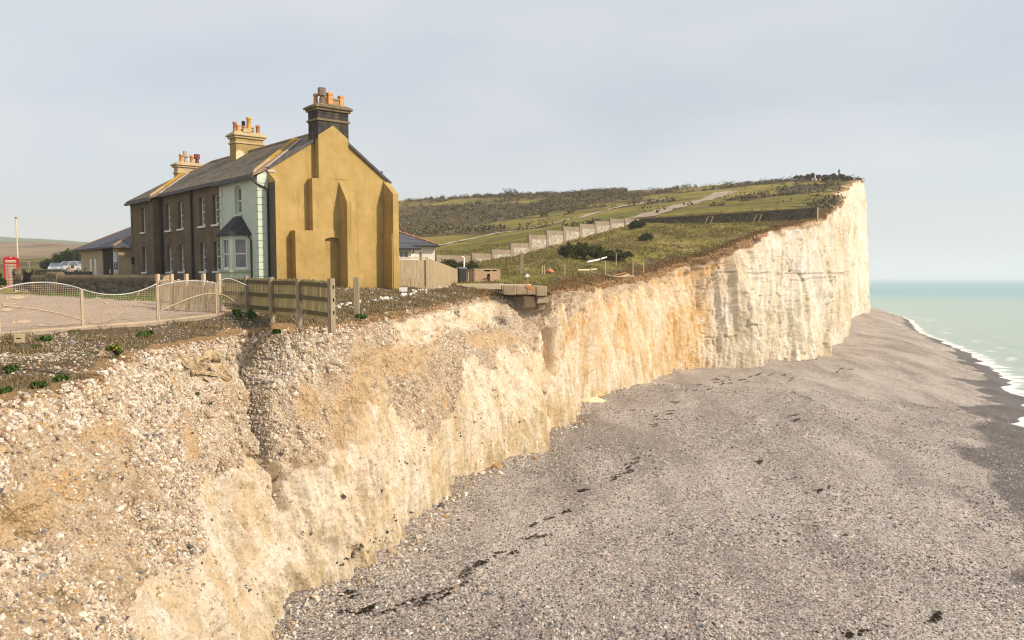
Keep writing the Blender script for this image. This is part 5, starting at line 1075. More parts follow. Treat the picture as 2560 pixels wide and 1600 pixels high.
for (a, b, D, w, h_, lab, yel) in ((288, 893, 20.2, .50, .42, 'largest green leafy plant with yellow leaves on the bare soil near the cliff edge', True), (28, 922, 17.4, .34, .22, 'small green plant near the left frame edge, above a clump of stones', False), (150, 934, 16.4, .34, .14, 'low green plant right beside a round white stone', False), (97, 948, 15.6, .38, .12, 'flat dark green plant on the soil just behind the cliff rim', False), (12, 962, 14.9, .26, .16, 'yellowish green plant at the left end of the cliff rim', False), (592, 780, 27.9, .34, .40, 'dark green shrub before the right end of the last mesh panel', False), (624, 776, 27.6, .52, .52, 'taller dark shrub leaning on the paling fence by a blue rope', False), (108, 834, 22.6, .55, .16, 'trailing ivy patch at the foot of the leftmost mesh panel', False), (362, 820, 24.6, .6, .2, 'trailing green patch below the sagging mesh panel', False), (90, 846, 21.6, .45, .1, 'low weed mat beside the pale half-buried block', False), (690, 805, 25.6, .3, .14, 'small green tuft in front of the dark paling fence', False), (905, 795, 29.5, .6, .14, 'low green mat on the grassy lip right of the lone timber post', False)):
    w *= .72; h_ *= .8; q = P(a, b, D); q = Vector((q[0], q[1], hz(q[0], q[1])-.02)); t = thing('weed_plant', lab, 'plant', tuple(q))
    k = 14; an = rng.uniform(0, 6.28, k); r = rng.random(k)**.5; cen = np.stack([np.cos(an)*r*w*.45, np.sin(an)*r*w*.45, h_*(.2+.6*rng.random(k))], 1)
    V, Fq, cc = leaves(cen, np.full(k, w*.2), 420, .035, (.02, .045, .008), (.10, .165, .03), .8)
    if yel: cc[::1] = np.where((rng.random(420) < .22).repeat(4)[:, None], np.array([.62, .42, .03]), cc)
    npmesh('foliage', V, Fq, M_LEAF, t, cols=cc, smooth=False)
    if h_ > .3:
        m = MB()
        for q2 in cen[:5]: m.tube([(0, 0, -.05), tuple(q2)], [.01, .004], 5)
        m.build('stems', M_BARK, t)
def twig(name, label, base, h_, n, spread, mat, cat, r0=.02, lean=(0, 0)):
    t = thing(name, label, cat, tuple(base)); m = MB()
    def br(p, d, l, r, lv):
        q = p+d*l; md = p+d*l*.5+Vector((random.uniform(-.06, .06), random.uniform(-.06, .06), 0))*l; m.tube([p, md, q], [r, r*.75, r*.5], 5)
        if lv: 
            for _ in range(3): br(p+d*l*random.uniform(.5, 1), (d+Vector((random.uniform(-1, 1)*spread+lean[0], random.uniform(-1, 1)*spread+lean[1], random.uniform(-.1, .6)))).normalized(), l*random.uniform(.5, .75), r*.5, lv-1)
    for _ in range(n): br(Vector((0, 0, -.05)), Vector((random.uniform(-1, 1)*spread+lean[0], random.uniform(-.6, .6)*spread, 1)).normalized(), h_*random.uniform(.5, .8), r0, 2)
    m.build('branches', mat, t); return t
twig('dead_shrub', 'bare bleached shrub leaning against the dark paling fence', gh(755, 802, 25.3), .75, 4, .8, simple('bleached_twig', (.44, .37, .27), (.60, .52, .40), 5), 'shrub', .014)
st_ = ground_hit(1272, 500, 200, 420); tw = twig('bare_tree', 'lone bare windswept tree on the skyline', st_, 3.2, 6, .8, M_BARK, 'tree', .12, (.25, 0))
V, Fq, cc = leaves(rng.normal(size=(40, 3))*np.array([1.5, 1, .7])+np.array([.8, 0, 2.2]), np.full(40, .7), 1500, .12, (.07, .055, .04), (.15, .12, .08)); npmesh('foliage', V, Fq, M_LEAF, tw, cols=cc, smooth=False)
# far scrub: one mass of low thorn and gorse
wsc = wg*0+1; sel = (scrub[:-1, :-1] > .68) & (ly[:-1, :-1] > 100) & (pX[:-1, :-1] > 930) & (DV[:-1, :-1] < 460) & (pY[:-1, :-1] < 640)
area = np.linalg.norm(np.cross(np.stack([lx[1:, :-1]-lx[:-1, :-1], ly[1:, :-1]-ly[:-1, :-1], 0*lx[1:, 1:]], -1), np.stack([lx[:-1, 1:]-lx[:-1, :-1], ly[:-1, 1:]-ly[:-1, :-1], 0*lx[1:, 1:]], -1)), axis=-1)
wsc = area*sel*(.3+ss(-.1, .5, fbm(lx[:-1, :-1]*.04, ly[:-1, :-1]*.06, 7+0*lx[:-1, :-1], 3)))*(1+2*(ly[:-1, :-1] > 225)*(pY[:-1, :-1] < 506))
idx = rng.choice(wsc.size, 5200, p=(wsc/wsc.sum()).ravel()); ii, jj = np.unravel_index(idx, wsc.shape); ce = LV[ii, jj].copy(); rd = rng.uniform(.45, 1.5, len(ce)); ce[:, 2] += rd*.35
V, Fq, cc = leaves(ce, rd, 140000, .21, (.075, .062, .03), (.205, .165, .08), .7); tag(npmesh('hill_scrub', V, Fq, M_LEAF, cols=cc, smooth=False), 'brown and dark green scrub covering the top and upper flank of the hill', 'scrub', kind='stuff')
# grass: tufts on the slopes and along the edges
def tufts(name, w_, n, hmin, hmax, c1, c2, label, blades=5, wd=.014):
    idx = rng.choice(w_.size, n, p=(w_/w_.sum()).ravel()); ii, jj = np.unravel_index(idx, w_.shape); ru, rv = rng.random((2, n, 1))
    b = LV[ii, jj]*(1-ru)*(1-rv)+LV[ii+1, jj]*ru*(1-rv)+LV[ii, jj+1]*(1-ru)*rv+LV[ii+1, jj+1]*ru*rv
    b = np.repeat(b, blades, 0); m = len(b); h_ = rng.uniform(hmin, hmax, m); a = rng.uniform(0, 6.28, m); le = rng.uniform(.1, .7, m)*h_; sc2 = np.sqrt(b[:, 1]/25)
    b[:, :2] += rng.normal(size=(m, 2))*.05*sc2[:, None]; dx = np.stack([np.cos(a), np.sin(a), 0*a], 1); sd = np.stack([-np.sin(a), np.cos(a), 0*a], 1)*(wd*sc2**1.5)[:, None]
    tip = b+dx*le[:, None]+np.stack([0*a, 0*a, h_], 1); V = np.stack([b-sd, b+sd, tip], 1).reshape(-1, 3); col = np.array(c1)+(np.array(c2)-np.array(c1))*rng.random((m, 1))
    return tag(npmesh(name, V, np.arange(3*m).reshape(-1, 3), M_LEAF, cols=np.repeat(col, 3, 0), smooth=False), label, 'grass', kind='stuff')
LXc, LYc = lx[:-1, :-1], ly[:-1, :-1]; pXc, pYc = pX[:-1, :-1], pY[:-1, :-1]
w1 = area*(LYc > 52)*(LYc < 112)*(pXc > 1100)*(.25+ss(-.3, .5, fbm(LXc*.25, LYc*.25, 0*LXc, 3)))
tufts('slope_grass', w1, 15000, .08, .26, (.10, .10, .028), (.30, .235, .09), 'rough grass covering the slope between the cliff edge and the stepped wall', 5, .012)
w2 = .35*area*(LYc > 24)*(LYc < 52)*(DV[:-1, :-1] < 5.5)*(pXc > 840)*(.1+ss(0, .5, fbm(LXc*.6, LYc*.6, 3+0*LXc, 3)))+area*(LYc > 14)*(LYc < 34)*(DV[:-1, :-1] < 12)*.34*(1-gravel[:-1, :-1])*ss(.05, .5, fbm(LXc*.7, LYc*.7, 6+0*LXc, 3))
tufts('edge_grass', w2, 7500, .04, .17, (.085, .072, .026), (.34, .25, .13), 'dry grass along the lip of the near cliff and house plot', 5, .010)
w3 = area*(LYc > 50)*(LYc < 110)*(DV[:-1, :-1] < 1.3)
tufts('rim_grass', w3, 6000, .06, .24, (.14, .085, .04), (.40, .24, .10), 'brown dry grass hanging on the rim of the higher cliff', 5, .014)
w4 = area*np.clip(lush[:-1, :-1], 0, 1)*(LYc > 25)*(LYc < 60)
tufts('lawn_grass', w4, 9000, .03, .10, (.03, .07, .01), (.10, .16, .03), 'mown green lawn in front of the garden wall', 5, .012)

# ------------------------------------------------------------------ paths on the hill
def path(name, pts, w, mat, D0=85, D1=330):
    q = [ground_hit(a, b, D0, D1) for a, b in pts]; dense = []
    for a, b in zip(q, q[1:]):
        for k in range(12): dense.append(a.lerp(b, k/12))
    V = []; 
    for i, p in enumerate(dense):
        d = (dense[min(i+1, len(dense)-1)]-dense[max(i-1, 0)]); d.z = 0; d.normalize(); n = Vector((-d.y, d.x, 0))
        for s_ in (-.5, -.17, .17, .5): x_, y_ = (p+n*w*s_*(1+.15*math.sin(i*.7))).xy; V.append((x_, y_, hz(x_, y_)+.10))
    return tag(npmesh(name, V, gridfaces(len(dense), 4), mat), kind='structure')
M_PATH = simple('chalky_track', (.30, .225, .15), (.46, .36, .25), .5)
path('path', [(1592, 546), (1640, 533), (1690, 518), (1740, 504), (1790, 489), (1815, 481), (1835, 478)], 4.4, M_PATH)
path('footpath', [(1086, 618), (1170, 600), (1260, 582), (1350, 566), (1430, 548), (1490, 533), (1540, 520), (1600, 510), (1680, 492)], 1.1, simple('pale_track', (.36, .31, .21), (.50, .43, .30), .5), 100, 330)

# ------------------------------------------------------------------ things round the ruined plot
def post(label, px_, y0, y1, D, w, mat, name='timber_post', cat='post', lean=0, group=None):
    q = P(px_, y1, D); h_ = P(px_, y0, D)[2]-q[2]; t = thing(name, label, cat, (q[0], q[1], hz(q[0], q[1])-.02), group=group); hh_ = q[2]-hz(q[0], q[1])+h_
    m = MB(); m.bar((0, 0, -.25), (lean, 0, hh_+.02), w, w*.8, (0, 1, 0)); m.build('shaft', mat, t, .008); m = MB(); m.bar((lean, 0, hh_+.021), (lean, 0, hh_+.05), w*.86, w*.7, (0, 1, 0)); m.build('weathered_top', mat, t); return t
post('thick lone timber post between fence end and the gable', 892, 695, 780, 31.2, .19, M_GREYW)
post('tall grey timber post on the grass left of the gorse bush', 1303, 633, 685, 60, .2, M_GREYW, lean=.06)
for px_, y0, y1, D, lab in ((1355.5, 665, 681, 60, 'left one of a close pair of thin pale stakes'), (1361, 665, 681, 60, 'right one of a close pair of thin pale stakes'), (1412, 660, 675, 64, 'thin pale stake standing alone left of the broken plank'), (1513.5, 653, 671, 70, 'short pale stake below the fallen white pole'), (1582.5, 654, 671, 74, 'left stake of two near the brown cliff rim'), (1609, 655, 671, 76, 'right stake of two near the brown cliff rim'), (1540.5, 635, 646, 80, 'small stake higher on the slope above the others')):
    post(lab, px_, y0, y1, D, .07, M_PALEW, 'thin_stake', 'stake', 0, 'thin stakes on the rough slope')
wp = gh(1160, 690, 58); t = thing('white_pipe', 'white vent pipe with a bent top behind the wheeled bin', 'pipe', tuple(wp)); zt = P(1160, 642, 58)[2]-wp.z; m = MB(); m.tube([(0, 0, -.2), (0, 0, zt-.1), (-.04, 0, zt-.02), (-.14, 0, zt)], .06, 8); m.build('pipe', M_WHITE, t); m = MB(); m.tube([(0, 0, zt-.5), (0, 0, zt-.4)], .075, 8); m.build('collar', M_WHITE, t)
bn = gh(1154, 706, 54); t = thing('wheeled_bin', 'black wheeled bin at the low end of the board fence', 'bin', tuple(bn), R(20)); m = MB(); m.hexa([(-.2, -.24, .05), (.2, -.24, .05), (.2, .24, .05), (-.2, .24, .05)], [(-.27, -.3, .95), (.27, -.3, .95), (.27, .3, .95), (-.27, .3, .95)]); m.build('body', M_BLACK, t, .02)
m = MB(); m.hexa([(-.29, -.33, .955), (.29, -.33, .955), (.29, .33, .955), (-.29, .33, .955)], [(-.26, -.28, 1.04), (.26, -.28, 1.04), (.26, .28, 1.06), (-.26, .28, 1.06)]); m.build('lid', simple('grey_lid', (.10, .11, .13), (.18, .19, .21), 3, .4, .5), t, .02)
for x_ in (-.24, .24): m = MB(); m.tube([(x_-.03, .24, .1), (x_+.03, .24, .1)], .1, 12); m.build('wheel', M_BLACK, t)
wb = P(1008, 722, 44.2); t = thing('white_box', 'small white box on the ground at the foot of the board fence', 'box', (wb[0], wb[1], hz(wb[0], wb[1])-.01), R(8)); m = MB(); m.box(-.21, -.13, .0, .21, .13, .24); m.build('body', M_WHITE, t, .012); m = MB(); m.box(-.215, -.135, .241, .215, .135, .262); m.build('lid', M_WHITE, t, .008)
# brick ruin
ra = P(1186, 706, 56); rb = P(1251, 706, 56.6); rv_ = VP(ra, rb); t = thing('brick_ruin', 'ruined low pink brick hut with a dark hole in its wall', 'ruin', (ra[0], ra[1], hz(ra[0], ra[1])-.1), rv_.rz); hR = P(1186, 674, 56)[2]-hz(ra[0], ra[1])+.1; m = MB()
def brick_mat():
    g = G('pink_brick', .9, .1); v = g.pos(world=False); sp = g.n('ShaderNodeSeparateXYZ'); g.set(sp.inputs[0], v); cb = g.n('ShaderNodeCombineXYZ'); g.t.links.new(sp.outputs[0], cb.inputs[0]); g.t.links.new(sp.outputs[2], cb.inputs[1])
    br = g.n('ShaderNodeTexBrick'); br.inputs['Scale'].default_value = 4.4; g.t.links.new(cb.outputs[0], br.inputs['Vector']); br.inputs['Color1'].default_value = (.50, .30, .17, 1); br.inputs['Color2'].default_value = (.58, .38, .23, 1); br.inputs['Mortar'].default_value = (.46, .36, .25, 1); br.inputs['Mortar Size'].default_value = .03
    return g.done(g.mix(1, br.outputs['Color'], g.ramp(g.noise(3, 5, .6, v), [(.3, .7), (.65, 1)]), 'MULTIPLY'), g.bump(br.outputs['Fac'], -.3, .01))
M_BRICK = brick_mat(); Lr = rv_.L; wall_panel(m, lambda a, z_, d: (a, d, z_), 0, Lr, 0, hR, [(Lr*.49, Lr*.60, .1, hR*.68), (Lr*.38, Lr*.62, hR*.86, hR), (Lr*.68, Lr*.86, hR*.88, hR)], .12); m.quad((0, 0, 0), (0, 1.6, 0), (0, 1.6, hR), (0, 0, hR)); m.quad((Lr, 0, 0), (Lr, 1.6, 0), (Lr, 1.6, hR*.9), (Lr, 0, hR*.9)); m.quad((0, 1.6, 0), (Lr, 1.6, 0), (Lr, 1.6, hR), (0, 1.6, hR)); m.build('brick_wall', M_BRICK, t)
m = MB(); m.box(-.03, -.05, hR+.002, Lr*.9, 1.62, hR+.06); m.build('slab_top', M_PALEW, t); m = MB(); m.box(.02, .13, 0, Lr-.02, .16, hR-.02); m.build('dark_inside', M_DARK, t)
q = MB(); q.bar((Lr*.54, -.05, .0), (Lr*.52, -.05, hR*.5), .08, .05); q.bar((Lr*.36, -.05, hR*.3), (Lr*.56, -.05, hR*.4), .05, .05); q.build('rusty_bracket', simple('rust', (.09, .04, .025), (.16, .07, .04), 5), t)
sa, sb = P(1162, 706, 55.6), P(1185, 706, 55.8); s2 = VP(sa, sb); t = thing('plank_screen', 'dark plank screen between the wheeled bin and the brick ruin', 'screen', (sa[0], sa[1], hz(sa[0], sa[1])), s2.rz); m = MB()
for k in range(6): m.box(s2.L*k/6+.005, 0, 0, s2.L*(k+1)/6-.005, .03, .68+.03*math.sin(k*2))
m.build('planks', wood('dark_plank', (.10, .075, .05), (.18, .14, .095)), t); m = MB(); m.box(s2.L*.35, -.03, 0, s2.L*.35+.05, -.002, .55); m.build('batten', M_PALEW, t)
# broken concrete foundation hanging over the edge
ca, cb_ = P(1257, 735, 49.7), P(1368, 735, 49.6); cv = VP(ca, cb_); z0_ = P(1257, 735, 49.7)[2]-.06; z1_ = P(1300, 713, 50.4)[2]
M_BLK = render_mat('pale_concrete', (.29, .22, .135), (.46, .365, .235), (.20, .15, .09), .7, 1.6); t = thing('concrete_foundation', 'broken concrete foundation blocks with an orange patch jutting from the cliff edge', 'foundation', (ca[0], ca[1], 0), cv.rz)
Lc = cv.L
for (f0, f1, za, zb_, dy) in ((0, .30, z0_, z1_, 0), (.305, .55, z0_+.02, z1_-.01, .02), (.555, .75, z0_, z1_, .0), (.755, .98, z0_-.02, z1_-.02, -.03)): m = MB(); m.box(Lc*f0, dy, za, Lc*f1, dy+1.1, zb_); m.v = [(a+random.uniform(-.05, .05), b_+random.uniform(-.06, .06), c_+random.uniform(-.06, .03)) for a, b_, c_ in m.v]; m.build('block', M_BLK, t, .05)
for (f0, f1, za, zb_, dy) in ((.46, .74, z0_-.75, z0_-.03, .42), (.77, 1.02, z0_-.46, z0_-.03, .06), (.80, .95, z0_-.9, z0_-.48, .34)): m = MB(); m.box(Lc*f0, dy, za, Lc*f1, dy+1.0, zb_); m.v = [(a+random.uniform(-.08, .08), b_+random.uniform(-.06, .1), c_+random.uniform(-.08, .0)) for a, b_, c_ in m.v]; m.build('lower_block', M_BLK, t, .07)
m = MB(); m.prism([(Lc*.49, z1_-.02), (Lc*.60, z1_-.0), (Lc*.70, z1_-.10), (Lc*.74, z1_-.33), (Lc*.70, z1_-.38), (Lc*.66, z1_-.26), (Lc*.56, z1_-.2)], lambda a, b, d: (a, .005-d, b), .012); m.build('orange_brick_patch', simple('orange_brick', (.52, .19, .06), (.62, .30, .13), 6), t)
sa, sb = P(1140, 712, 52), P(1322, 711.5, 51.4); s2 = VP(sa, sb); z_ = P(1240, 709.5, 51.6)[2]; t = thing('concrete_slab', 'long thin pale concrete slab on the ground behind the foundation blocks', 'slab', (sa[0], sa[1], 0), s2.rz); m = MB(); m.box(0, 0, z_-.35, s2.L*.62, 1.2, z_); m.build('slab_piece', M_CREAM, t, .02); m = MB(); m.box(s2.L*.63, .02, z_-.37, s2.L, 1.1, z_-.02); m.build('slab_piece', M_CREAM, t, .02)
def log(name, label, a, b, r, mat, cat):
    A, B = Vector(gh(*a)), Vector(gh(*b)); A.z = P(*a)[2]; B.z = P(*b)[2]; A.z = max(A.z, hz(A.x, A.y)+r*.6); B.z = max(B.z, hz(B.x, B.y)+r*.6); t = thing(name, label, cat, tuple(A)); m = MB(); m.tube([(0, 0, 0), tuple((B-A)*.5+Vector((0, 0, -.04))), tuple(B-A)], [r, r*.95, r*.8], 8); m.build('shaft', mat, t); m = MB(); m.tube([tuple((B-A)*.62), tuple((B-A)*.66)], r*1.12, 8); m.build('band', M_BARK, t); return t
log('fallen_pole', 'fallen white pole lying aslant below the gorse bush', (1468, 655, 72), (1516, 643, 76), .085, M_WHITE, 'pole'); log('broken_plank', 'pale broken plank lying flat on the brown slope', (1444, 675, 64), (1491, 673, 66), .08, M_PALEW, 'plank')
dq = gh(1545, 686, 70); t = thing('timber_debris', 'heap of orange broken boards at the cliff rim below the stakes', 'debris', tuple(dq), R(10))
for k, (x0, y0, z0_, x1, y1, z1_) in enumerate(((-1.0, 0, .25, .1, .2, .05), (0, -.2, .1, 1.3, -.2, .16), (-.3, .2, .2, .8, .3, .42), (-.8, -.3, .05, -.2, .4, .4), (.2, .1, .08, 1.1, .5, .3))): m = MB(); m.bar((x0, y0, z0_), (x1, y1, z1_), .26, .07); m.build('board', [M_PALEW, M_CREAM, simple('rusty_board', (.40, .17, .06), (.54, .28, .12), 3), M_BARK, M_PALEW][k], t)
oq = gh(1905, 577, 88); t = thing('roof_fragment', 'orange tiled roof fragment lying at the edge of the high cliff', 'debris', tuple(oq), R(-15)); m = MB(); m.hexa([(-.55, -.3, .0), (.55, -.3, .12), (.55, .3, .12), (-.55, .3, 0)], [(-.45, -.3, .32), (.6, -.3, .50), (.6, .3, .5), (-.45, .3, .32)]); m.build('slab_piece', simple('salmon_tile', (.62, .30, .17), (.72, .40, .26), 3), t, .03); m = MB(); m.box(-.8, -.2, -.1, -.56, .1, .2); m.build('rubble_piece', M_CREAM, t, .04)
oq = gh(1375, 678, 61); t = thing('orange_buoy', 'orange rounded float lying in the grass right of the stake pair', 'float', tuple(oq)); m = MB(); m.lathe((0, 0, 0), [(.05, -.02), (.24, .03), (.30, .12), (.22, .23), (.06, .27)], 12); m.build('body', simple('orange_plastic', (.62, .18, .08), (.7, .26, .13), 4, .5), t); m = MB(); m.lathe((0, 0, .268), [(.05, 0), (.05, .05)], 8); m.build('eye', M_WHITE, t)
# line of white lumps marking the plot
lm = [(838, 771), (862, 765), (886, 762), (905, 758), (935, 753), (952, 750), (970, 748), (985, 745), (1004, 740), (1018, 738), (1026, 735), (1042, 730), (1052, 728), (1058, 726), (1085, 722), (1098, 721), (1112, 719)]
pos_ = np.array([ground_hit(a+random.uniform(-2, 2), b, 28, 60) for a, b in lm for _ in range(3)])+rng.normal(size=(len(lm)*3, 3))*np.array([.14, .2, .0]); stones('white_boulders', pos_+np.array([0, 0, .03]), rng.uniform(.06, .17, len(pos_)), np.tile([.80, .77, .70], (len(pos_), 1))*rng.uniform(.85, 1, (len(pos_), 1)), M_STONE, label='broken line of white chalk lumps crossing the bare house plot', cat='stones')
ws = ground_hit(1318, 694, 50, 70); t = thing('white_stone', 'single round white stone in the dry grass near the ruined plot', 'stone', tuple(ws)); me = bpy.data.meshes.new('boulder'); bm = bmesh.new(); bmesh.ops.create_icosphere(bm, subdivisions=2, radius=.15); [setattr(v, 'co', v.co*(1+.28*math.sin(v.co.x*19+v.co.y*23+v.co.z*13))) for v in bm.verts]; bm.to_mesh(me); bm.free(); me.materials.append(M_WHITE); ob = bpy.data.objects.new('boulder', me); C.objects.link(ob); ob.parent = t; ob.location = (0, 0, .1)
# chalk fallen along the cliff foot
nf = 2600; yf = 18+(rng.random(nf)**1.3)*85; xf = Xb(yf)+np.abs(rng.normal(size=nf))*.55+.15; i0 = np.array([np.argmin(np.abs(Bc[:, 1]-q)) for q in yf]); xf = np.maximum(xf, Bc[i0, 0]+np.abs(rng.normal(size=nf))*.5+.1)
stones('fallen_chalk', np.c_[xf, yf, beach_z(xf, yf)[0]+.01], np.exp(rng.normal(math.log(.04), .6, nf)).clip(.015, .28), palette(nf, [4, 4, 2, 1, .3, .2, 1.5, 3]), M_STONE, label='crumbs of fallen chalk lying along the foot of the cliff', cat='chalk')
def cliff_pt(px_, py_):
    q = np.hypot(cPX-px_, cPY-py_); return Vector(CV[int(np.argmin(q))])
cPX, cPY = proj(Vc); CV = Vc.reshape(-1, 3)
fl_pts = [(985, 1290), (992, 1310), (975, 1335), (962, 1345), (940, 1350), (925, 1352), (905, 1362), (895, 1370), (880, 1384), (872, 1392), (862, 1402), (850, 1412), (915, 1380), (1030, 1285), (690, 1200), (1010, 1160), (1120, 1180), (1060, 1120), (700, 1140), (560, 1010), (1200, 1040), (1290, 1060), (860, 1240), (760, 1330), (620, 1470), (1250, 990), (1150, 1090), (950, 1230), (1310, 930)]
fp_ = np.array([cliff_pt(a+random.gauss(0, 5), c_+random.gauss(0, 4)) for a, c_ in fl_pts for _ in range(4)]); stones('flint_nodules', fp_, rng.uniform(.025, .075, len(fp_)), np.tile([.10, .085, .075], (len(fp_), 1))*rng.uniform(.7, 1.6, (len(fp_), 1)), M_STONE, label='dark flint nodules stuck in the cream chalk of the near cliff', cat='flints')
# torn cloth on the rubble slope
def ribbon(mb, pts, w0, lift=.11):
    P3 = [cliff_pt(*p) for p in pts]; L_, R_ = [], []
    vw = [(p-Vector((0, 0, EYE))).normalized() for p in P3]
    out = []
    for i, p in enumerate(P3):
        d = (P3[min(i+1, len(P3)-1)]-P3[max(i-1, 0)]).normalized(); n = d.cross(vw[i]).normalized(); w = w0[i] if isinstance(w0, list) else w0
        for k in range(7): f = k/6-.5; out.append(p+n*w*f-vw[i]*(lift+.035*math.sin(k*2.2+i*1.3)+.02*math.sin(i*2.9)))
    mb.add(out, [(a*7+b, a*7+b+1, a*7+b+8, a*7+b+7) for a in range(len(P3)-1) for b in range(6)], True)
def lin(pts, n): pts = np.array(pts, float); u = np.linspace(0, len(pts)-1, n); return list(zip(np.interp(u, range(len(pts)), pts[:, 0]), np.interp(u, range(len(pts)), pts[:, 1])))
cl = thing('torn_tarpaulin', 'torn beige tarpaulin draped over the rubble at the top of the near cliff', 'tarpaulin', tuple(cliff_pt(510, 910))); cl.location = (0, 0, 0)
M_CLOTH = simple('beige_cloth', (.40, .30, .17), (.56, .44, .28), 5, .9, .1)
for pts, w in (([(444, 888), (462, 905), (485, 920), (482, 942)], [.10, .2, .16, .05]), ([(450, 892), (480, 902), (510, 893), (535, 880)], .13), ([(482, 912), (500, 898), (525, 884)], .08), ([(508, 893), (525, 884), (540, 892), (548, 908)], [.1, .26, .28, .12]), ([(525, 922), (545, 916), (560, 926), (580, 945)], [.12, .24, .2, .06]), ([(488, 932), (520, 932), (550, 938), (582, 956)], [.06, .1, .12, .07])):
    m = MB(); ribbon(m, lin(pts, 12), w if not isinstance(w, list) else list(np.interp(np.linspace(0, len(w)-1, 12), range(len(w)), w))); o = m.build('cloth_strip', M_CLOTH, cl, fix=False); sd_ = o.modifiers.new('solid', 'SOLIDIFY'); sd_.thickness = .012
for (a, b, lab) in ((418, 985, 'leftmost small green tuft growing on the near rubble slope'), (493, 990, 'elongated green tuft on the rubble slope below the tarpaulin'), (523, 1013, 'rightmost round green tuft on the near rubble slope')):
    q = cliff_pt(a, b); t = thing('slope_tuft', lab, 'plant', tuple(q), group='green tufts on the rubble slope'); V, Fq, cc = leaves(rng.normal(size=(8, 3))*.06, np.full(8, .07), 260, .022, (.04, .05, .012), (.12, .15, .03), .6); npmesh('foliage', V, Fq, M_LEAF, t, cols=cc, smooth=False)
# dark brush caught on the ledge
for (a, b, r_, lab) in ((1136, 792, .22, 'small dark tangle of dead brush on the ledge left of the larger one'), (1252, 808, .45, 'larger dark tangle of dead brush hanging under the concrete blocks')):
    q = cliff_pt(a, b); t = thing('dead_brush', lab, 'brush', tuple(q)); V, Fq, cc = leaves(rng.normal(size=(14, 3))*r_*.5, np.full(14, r_*.5), 900, .05, (.06, .042, .026), (.17, .125, .08), .18); npmesh('branches', V, Fq, M_LEAF, t, cols=cc, smooth=False)
# fallen chalk at the foot of the cliff
fq = PZ(1475, 1006, 3.0); t = thing('chalk_fall', 'low cream slab of fallen chalk at the cliff foot beside an orange block', 'rock', (fq[0], fq[1], 2.95), R(20)); bm = bmesh.new(); bmesh.ops.create_icosphere(bm, subdivisions=4, radius=1)
for v in bm.verts: n_ = float(fbm(v.co.x*2, v.co.y*2, v.co.z*2, 3)); v.co = Vector((v.co.x*1.25, v.co.y*.7, v.co.z*.42))*(1+.22*n_)
me = bpy.data.meshes.new('slab'); bm.to_mesh(me); bm.free(); me.materials.append(M_CREAM); ob = bpy.data.objects.new('slab', me); C.objects.link(ob); ob.parent = t
fq = PZ(1480, 990, 3.2); t = thing('orange_rock', 'orange-stained chalk block lying behind the cream fallen slab', 'rock', (fq[0], fq[1], 3.3), R(15)); bm = bmesh.new(); bmesh.ops.create_icosphere(bm, subdivisions=3, radius=1)
for v in bm.verts: n_ = float(fbm(v.co.x*2+5, v.co.y*2, v.co.z*2, 3)); v.co = Vector((v.co.x*.75, v.co.y*.5, v.co.z*.36))*(1+.3*n_)
me = bpy.data.meshes.new('rock'); bm.to_mesh(me); bm.free(); me.materials.append(simple('orange_chalk', (.44, .25, .07), (.66, .44, .18), 2.5)); ob = bpy.data.objects.new('rock', me); C.objects.link(ob); ob.parent = t
# seaweed wrack along the strand
lines_ = [([(840, 1592), (1040, 1552), (1130, 1515), (1190, 1450), (1260, 1425), (1340, 1390), (1410, 1315), (1490, 1222)], 36), ([(1552, 1222), (1572, 1190), (1590, 1158)], 9), ([(1620, 1085), (1665, 1062), (1695, 1008)], 10), ([(1740, 990), (1800, 962), (1835, 966), (1930, 940), (1985, 945)], 22), ([(1960, 905), (2040, 890)], 5), ([(1870, 1168), (1900, 1160)], 3), ([(2330, 1466), (2370, 1470)], 4), ([(2130, 1545), (2165, 1540)], 4), ([(1965, 1040), (1990, 1046)], 4), ([(2030, 1194), (2060, 1198)], 3), ([(880, 1540), (860, 1530)], 4), ([(1940, 955), (2150, 925)], 5)]
cen = []; rad_ = []
for L_, n_ in lines_:
    L_ = np.array(L_, float)
    for _ in range(n_):
        u = random.random()*(len(L_)-1); a, b_ = [np.interp(u, range(len(L_)), L_[:, k]) for k in (0, 1)]; a += random.gauss(0, 9); b_ += random.gauss(0, 6); q = PZ(a, b_, 2.4); dx = random.uniform(.5, 1.0); s0 = (q[1]/28)**.6*random.uniform(.5, 1.3)
        for j in range(5): cen.append((q[0]+(j-2)*.13*s0*.55+random.gauss(0, .04), q[1]+(j-2)*.13*s0*dx+random.gauss(0, .04), 0)); rad_.append(.085*s0*random.uniform(.5, 1.2))
cen = np.array(cen); cen[:, 2] = beach_z(cen[:, 0], cen[:, 1])[0]+.02; V, Fq, cc = leaves(cen, np.array(rad_), 24000, .035, (.012, .009, .006), (.06, .042, .022), .25); V[:, 2] = np.maximum(V[:, 2], 0) ; V[:, 2] = beach_z(V[:, 0], V[:, 1])[0]+np.abs(V[:, 2]-beach_z(V[:, 0], V[:, 1])[0])*.6+.015
tag(npmesh('seaweed', V, Fq, M_LEAF, cols=cc, smooth=False), 'dark seaweed wrack strewn in broken lines over the shingle', 'seaweed', kind='stuff')

